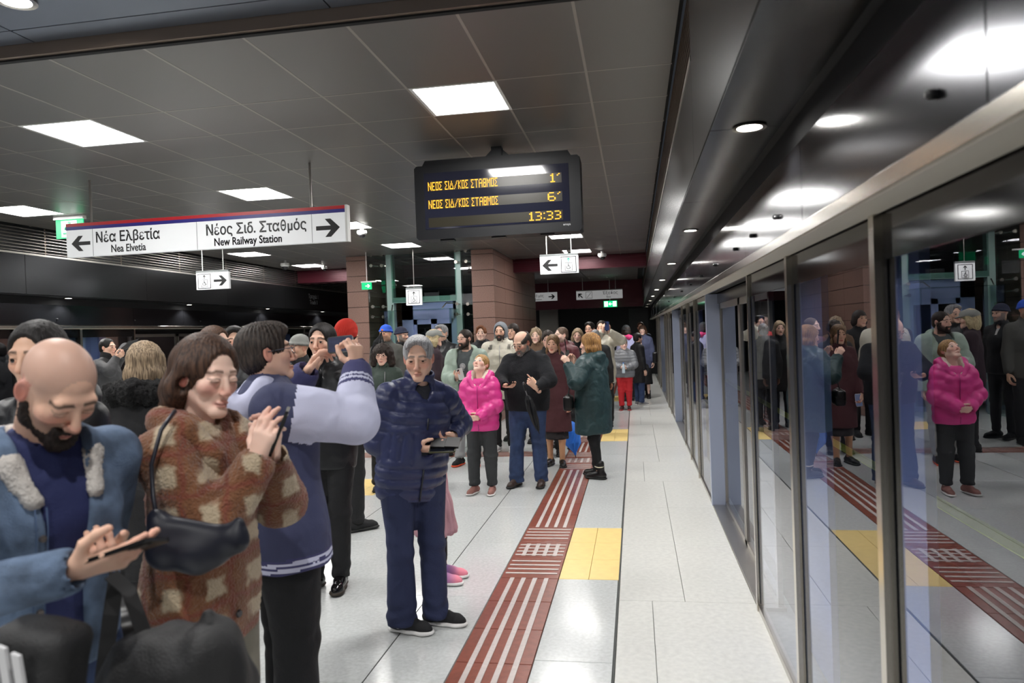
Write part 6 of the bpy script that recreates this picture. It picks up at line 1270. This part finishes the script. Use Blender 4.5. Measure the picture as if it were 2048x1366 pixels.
# ---------------------------------------------------------------- 29-32 far group
p29 = PP(1155, 658, 12.4, 178, 'blond woman in black standing before the black end wall', q='far', sex='f', skin='fair'); p29.arms_down().body(); hair(p29, H_light, 'bob', length=.13, back=.006); jacket(p29, 'coat', BLK(), off=.024, hem=.6); trousers(p29, BLK()); shoes(p29, DKSH(), M_soleb)
p30 = PP(1180, 645, 13.4, 168, 'man with glasses in a black jacket with a red hood', q='far', skin='warm', head_rot=(-10, 0, 0)); p30.arms_down().body(brow=(26, 20, 18)); hair(p30, H_blk, 'quiff', th=.012); glasses(p30, M_blackpl)
def red_hood(c): q = (c-p30.piv)@p30.R; return ((q[:, 2] > .44*p30.k)).astype(int)
jacket(p30, 'jacket', None, mats=[BLK(), C_('red_hood_nylon', (190, 40, 44), .6)], off=.03, hood=True, regions=red_hood); trousers(p30, BLK()); shoes(p30, BLK(), M_soleb)
p31 = PP(1190, 660, 12.0, -10, 'man with cropped grey hair seen from behind in a black coat', q='far', skin='dark'); p31.arms_down().body(scalp=(120, 110, 106)); hair(p31, H_grey, 'short', th=.002, amp=.0005); jacket(p31, 'coat', BLK(), off=.03, hem=.7); trousers(p31, BLK()); shoes(p31, BLK(), M_soleb)
p32 = PP(1203, 642, 12.9, 170, 'man in a cream jacket holding a blue phone up to photograph', q='far', skin='warm', head_rot=(0, 2, 0)); p32.hand('R', np.array(at(1206, 664, 12.5)), pole=(.8, -.2, -.7), dirv=(-.1, .1, .95), palm=(-.6, -.5, 0), curl=.7); p32.hand('L', np.array(at(1219, 664, 12.5)), pole=(-.9, -.2, -.5), dirv=(.1, .1, .95), palm=(.6, -.5, 0), curl=.7); p32.body(brow=(26, 20, 18), beard=(40, 30, 26)); hair(p32, H_dark, 'short', th=.010); jacket(p32, 'jacket', mat('cream_nylon'), off=.04, hem=.72, quilt=(.16, .008), hood=True)
fp = [p32.T((-.06, .0, 1.48))]+front_pts(p32, (1.40, 1.3, 1.2, 1.1), x0=.02, off=.006)
if len(fp) > 2: strap(fp[1:], M_black, 'camera_strap', p32.root, .03, side=(1, 0, 0))
trousers(p32, BLK()); shoes(p32, BLK(), M_soleb); phone(np.array(at(1214, 652, 12.42)), (0, 0, 1), (0, 1, 0), 'blue phone held up by the man in the cream jacket at the back', m=mat('blue_phone_case', srgb(44, 64, 120), .4))
# ---------------------------------------------------------------- 33 woman in teal coat
p33 = Person(-.50, 8.42, 62, 1.63, 'woman with a blond bob in a dark teal coat and black leggings', q='mid', sex='f', skin='fair', build=1.42, head_rot=(14, 2, 0), headscale=1.06); p33.stance((.08, .04, 4), (-.07, -.10, 6)); p33.hand('L', np.array(at(1136, 730, 8.20)), pole=(-.6, -.2, -.8), dirv=p33.Lv((-.45, .1, .85)), palm=p33.Lv((-.4, .8, .1)), curl=.7); p33.hand('R', np.array(at(1150, 727, 8.5)), pole=(.6, -.2, -.8), dirv=p33.Lv((-.4, 0, .85)), palm=p33.Lv((-.3, -.8, .1)), curl=.7); p33.body(); hair(p33, hair_mat('golden_bob_hair', (172, 128, 74), (96, 62, 34)), 'bob', length=.135, th=.018, amp=.003, back=.004)
jacket(p33, 'parka', mat('dark_teal_nylon', srgb(34, 60, 63), .55, bump=.25, bscale=30, wrinkle=.7), off=.034, hem=.56, hood=True, flare=.03, fold=.007, fscale=12, coll=False, chole=.075); trousers(p33, C_('black_leggings', (18, 18, 21)), loose=.006, hem=.10, cuffr=.04); shoes(p33, DKSH(), M_soleb, kind='boot')
for n in 'RL':
    h_, kn, a, an = p33.leg[n]
    if n == 'L': MB().tube([tuple(a+np.array([.052*math.cos(t), .052*math.sin(t), .075+.012*math.sin(t+1)])) for t in np.linspace(0, 2*math.pi, 16)], .007, 6, False).build('boot_tie', mat('cream_cord', srgb(216, 206, 180), .8), p33.root, True)
phone(np.array(at(1132, 692, 8.25)), (-.1, .1, .95), (.85, .1, .1), 'black phone raised by the woman in the teal coat', screen=M_phdark)
bc = np.array(at(1137, 806, 8.25)); hb = empty('handbag', tuple(bc), label='black handbag hanging at the front of the teal coat', cat='handbag'); F = Field(); F.box((0, 0, 0), (.055, .10, .085), None, .03, .02); F.cone((0, -.05, .085), (0, .05, .085), .02, .02, .02); Pm, Qm = F.mesh(.010); to_obj('bag_body', Pm, Qm, [mat('black_leather')], hb); MB().tube([(0, -.06, .08), (.03, -.03, .22), (.05, 0, .30)], .008, 6).build('strap', mat('black_leather'), hb)
# ---------------------------------------------------------------- 34 boy
p34 = Person(-.24, 15.4, 176, 1.455, 'boy in a grey quilted jacket and red trousers holding a water bottle', q='mid', skin='pale', build=1.22, head_rot=(14, 0, 0), headscale=1.06); p34.stance((.09, 0, 6), (-.09, 0, 6)); p34.hand('R', (.07, .20, 1.08), pole=(.9, -.3, -.6), dirv=(-.8, .5, 0), palm=(0, -1, .1), curl=.8); p34.hand('L', (-.07, .20, 1.06), pole=(-.9, -.3, -.6), dirv=(.8, .5, 0), palm=(0, -1, .1), curl=.8); p34.body(brow=(110, 80, 56), flush=.6); hair(p34, hair_mat('light_brown_hair', (150, 112, 74), (90, 62, 40)), 'quiff', th=.010); jacket(p34, 'puffer_jacket', mat('grey_nylon', srgb(112, 114, 118), .42), off=.034, hem=.82, quilt=(.075, .008), ch=.075); trousers(p34, C_('red_jersey', (188, 34, 42)), loose=.02, hem=.10, cuffr=.042); shoes(p34, C_('black_red_trainer', (60, 22, 24)), mat('red_sole', srgb(170, 50, 50), .5))
bo = p34.W(np.array([0, .26, 1.06])*p34.k); e = empty('water_bottle', tuple(bo), label='clear plastic water bottle in the hands of the boy', cat='bottle'); MB().lathe([(.030, -.10), (.033, -.09), (.033, .02), (.028, .05), (.014, .085), (.014, .10)], n=14).build('bottle_body', mat('pale_clear_plastic', srgb(190, 205, 215), .12, spec=.8), e, True); MB().lathe([(.016, .10), (.016, .12)], n=12).build('cap', mat('blue_cap', srgb(60, 120, 200), .4), e)
# ---------------------------------------------------------------- 35-38 by the far screen doors
p35 = PP(1252, 650, 17.3, 30, 'girl in a dark beanie and hot pink scarf with a lavender jacket', hat=.015, q='far', sex='f', skin='pale'); p35.arms_down().body(); hair(p35, H_dark, 'bob', length=.08); beanie(p35, C_('dark_grey_knit', (62, 66, 68), .95)); jacket(p35, 'jacket', C_('lavender_nylon', (176, 178, 214), .55), off=.034, hem=.76); F = Field(); F.chain([p35.T((0, -.10, 1.47)), p35.T((.10, .0, 1.47)), p35.T((0, .10, 1.45)), p35.T((-.10, .0, 1.48)), p35.T((0, -.10, 1.50))], [.055]*5, .03); finish(p35, 'scarf', F, [C_('hot_pink_knit', (232, 70, 130), .9)], fold=.008); trousers(p35, BLK()); shoes(p35, BLK(), M_soleb)
p36 = PP(1274, 668, 16.3, -60, 'dark-haired person in a long black coat beside the boy', q='far', skin='warm'); p36.arms_down().body(); hair(p36, H_blk, 'short', th=.014); jacket(p36, 'coat', BLK(), off=.034, hem=.55); trousers(p36, JEANS(), loose=.02); shoes(p36, C_('grey_trainer', (130, 130, 132)), M_solew)
p37 = PP(1285, 651, 17.9, 170, 'woman in a dark blue coat with black handbag by the far doors', q='far', sex='f', skin='pale'); p37.hand('R', (.05, .25, 1.22), dirv=(-.2, .3, .9), palm=(0, -1, 0)); p37.arms_down().body(); hair(p37, H_brown, 'fringe', length=.10); jacket(p37, 'coat', C_('dusk_blue_wool', (74, 80, 108)), off=.03, hem=.72); skirt(p37, BLK(), top=.9, hem=.34, r0=.16, r1=.2); shoes(p37, DKSH(), M_soleb, kind='boot')
bc = p37.W(np.array([-.28, .05, .98])); hb = empty('handbag', tuple(bc), label='black handbag on the arm of the woman by the far doors', cat='handbag'); F = Field(); F.box((0, 0, 0), (.06, .12, .13), None, .03, .02); Pm, Qm = F.mesh(.014); to_obj('bag_body', Pm, Qm, [mat('black_leather')], hb); MB().tube([(0, -.08, .12), (0, -.04, .28), (0, .04, .28), (0, .08, .12)], .008, 6).build('handle', mat('black_leather'), hb)
p38 = PP(1281, 645, 18.8, 176, 'farthest man near the screen doors, only his hair showing', q='far', skin='warm', hat=0); p38.arms_down().body(); hair(p38, H_brown, 'quiff', th=.012); jacket(p38, 'jacket', C_('navy_cotton', (40, 46, 66)), off=.028); trousers(p38, BLK()); shoes(p38, BLK(), M_soleb)
# ---------------------------------------------------------------- round bin glimpsed between the denim man and the plaid coat
p0 = at(222, 1230, 2.7); e = empty('round_bench', (p0.x, 2.78, 0), label='low round pale plinth with a dark band behind the denim man', cat='plinth'); MB().lathe([(.26, 0), (.28, .02), (.28, .46), (.27, .48)], n=48).build('drum', mat('pale_laminate', srgb(196, 190, 188), .4), e, True); MB().lathe([(.285, .48), (.29, .485), (.29, .505), (.28, .51)], n=48).build('rim', M_steelp, e, True); MB().lathe([(.27, .51), (.25, .62), (.10, .63)], n=40).build('top', M_blackpl, e, True)
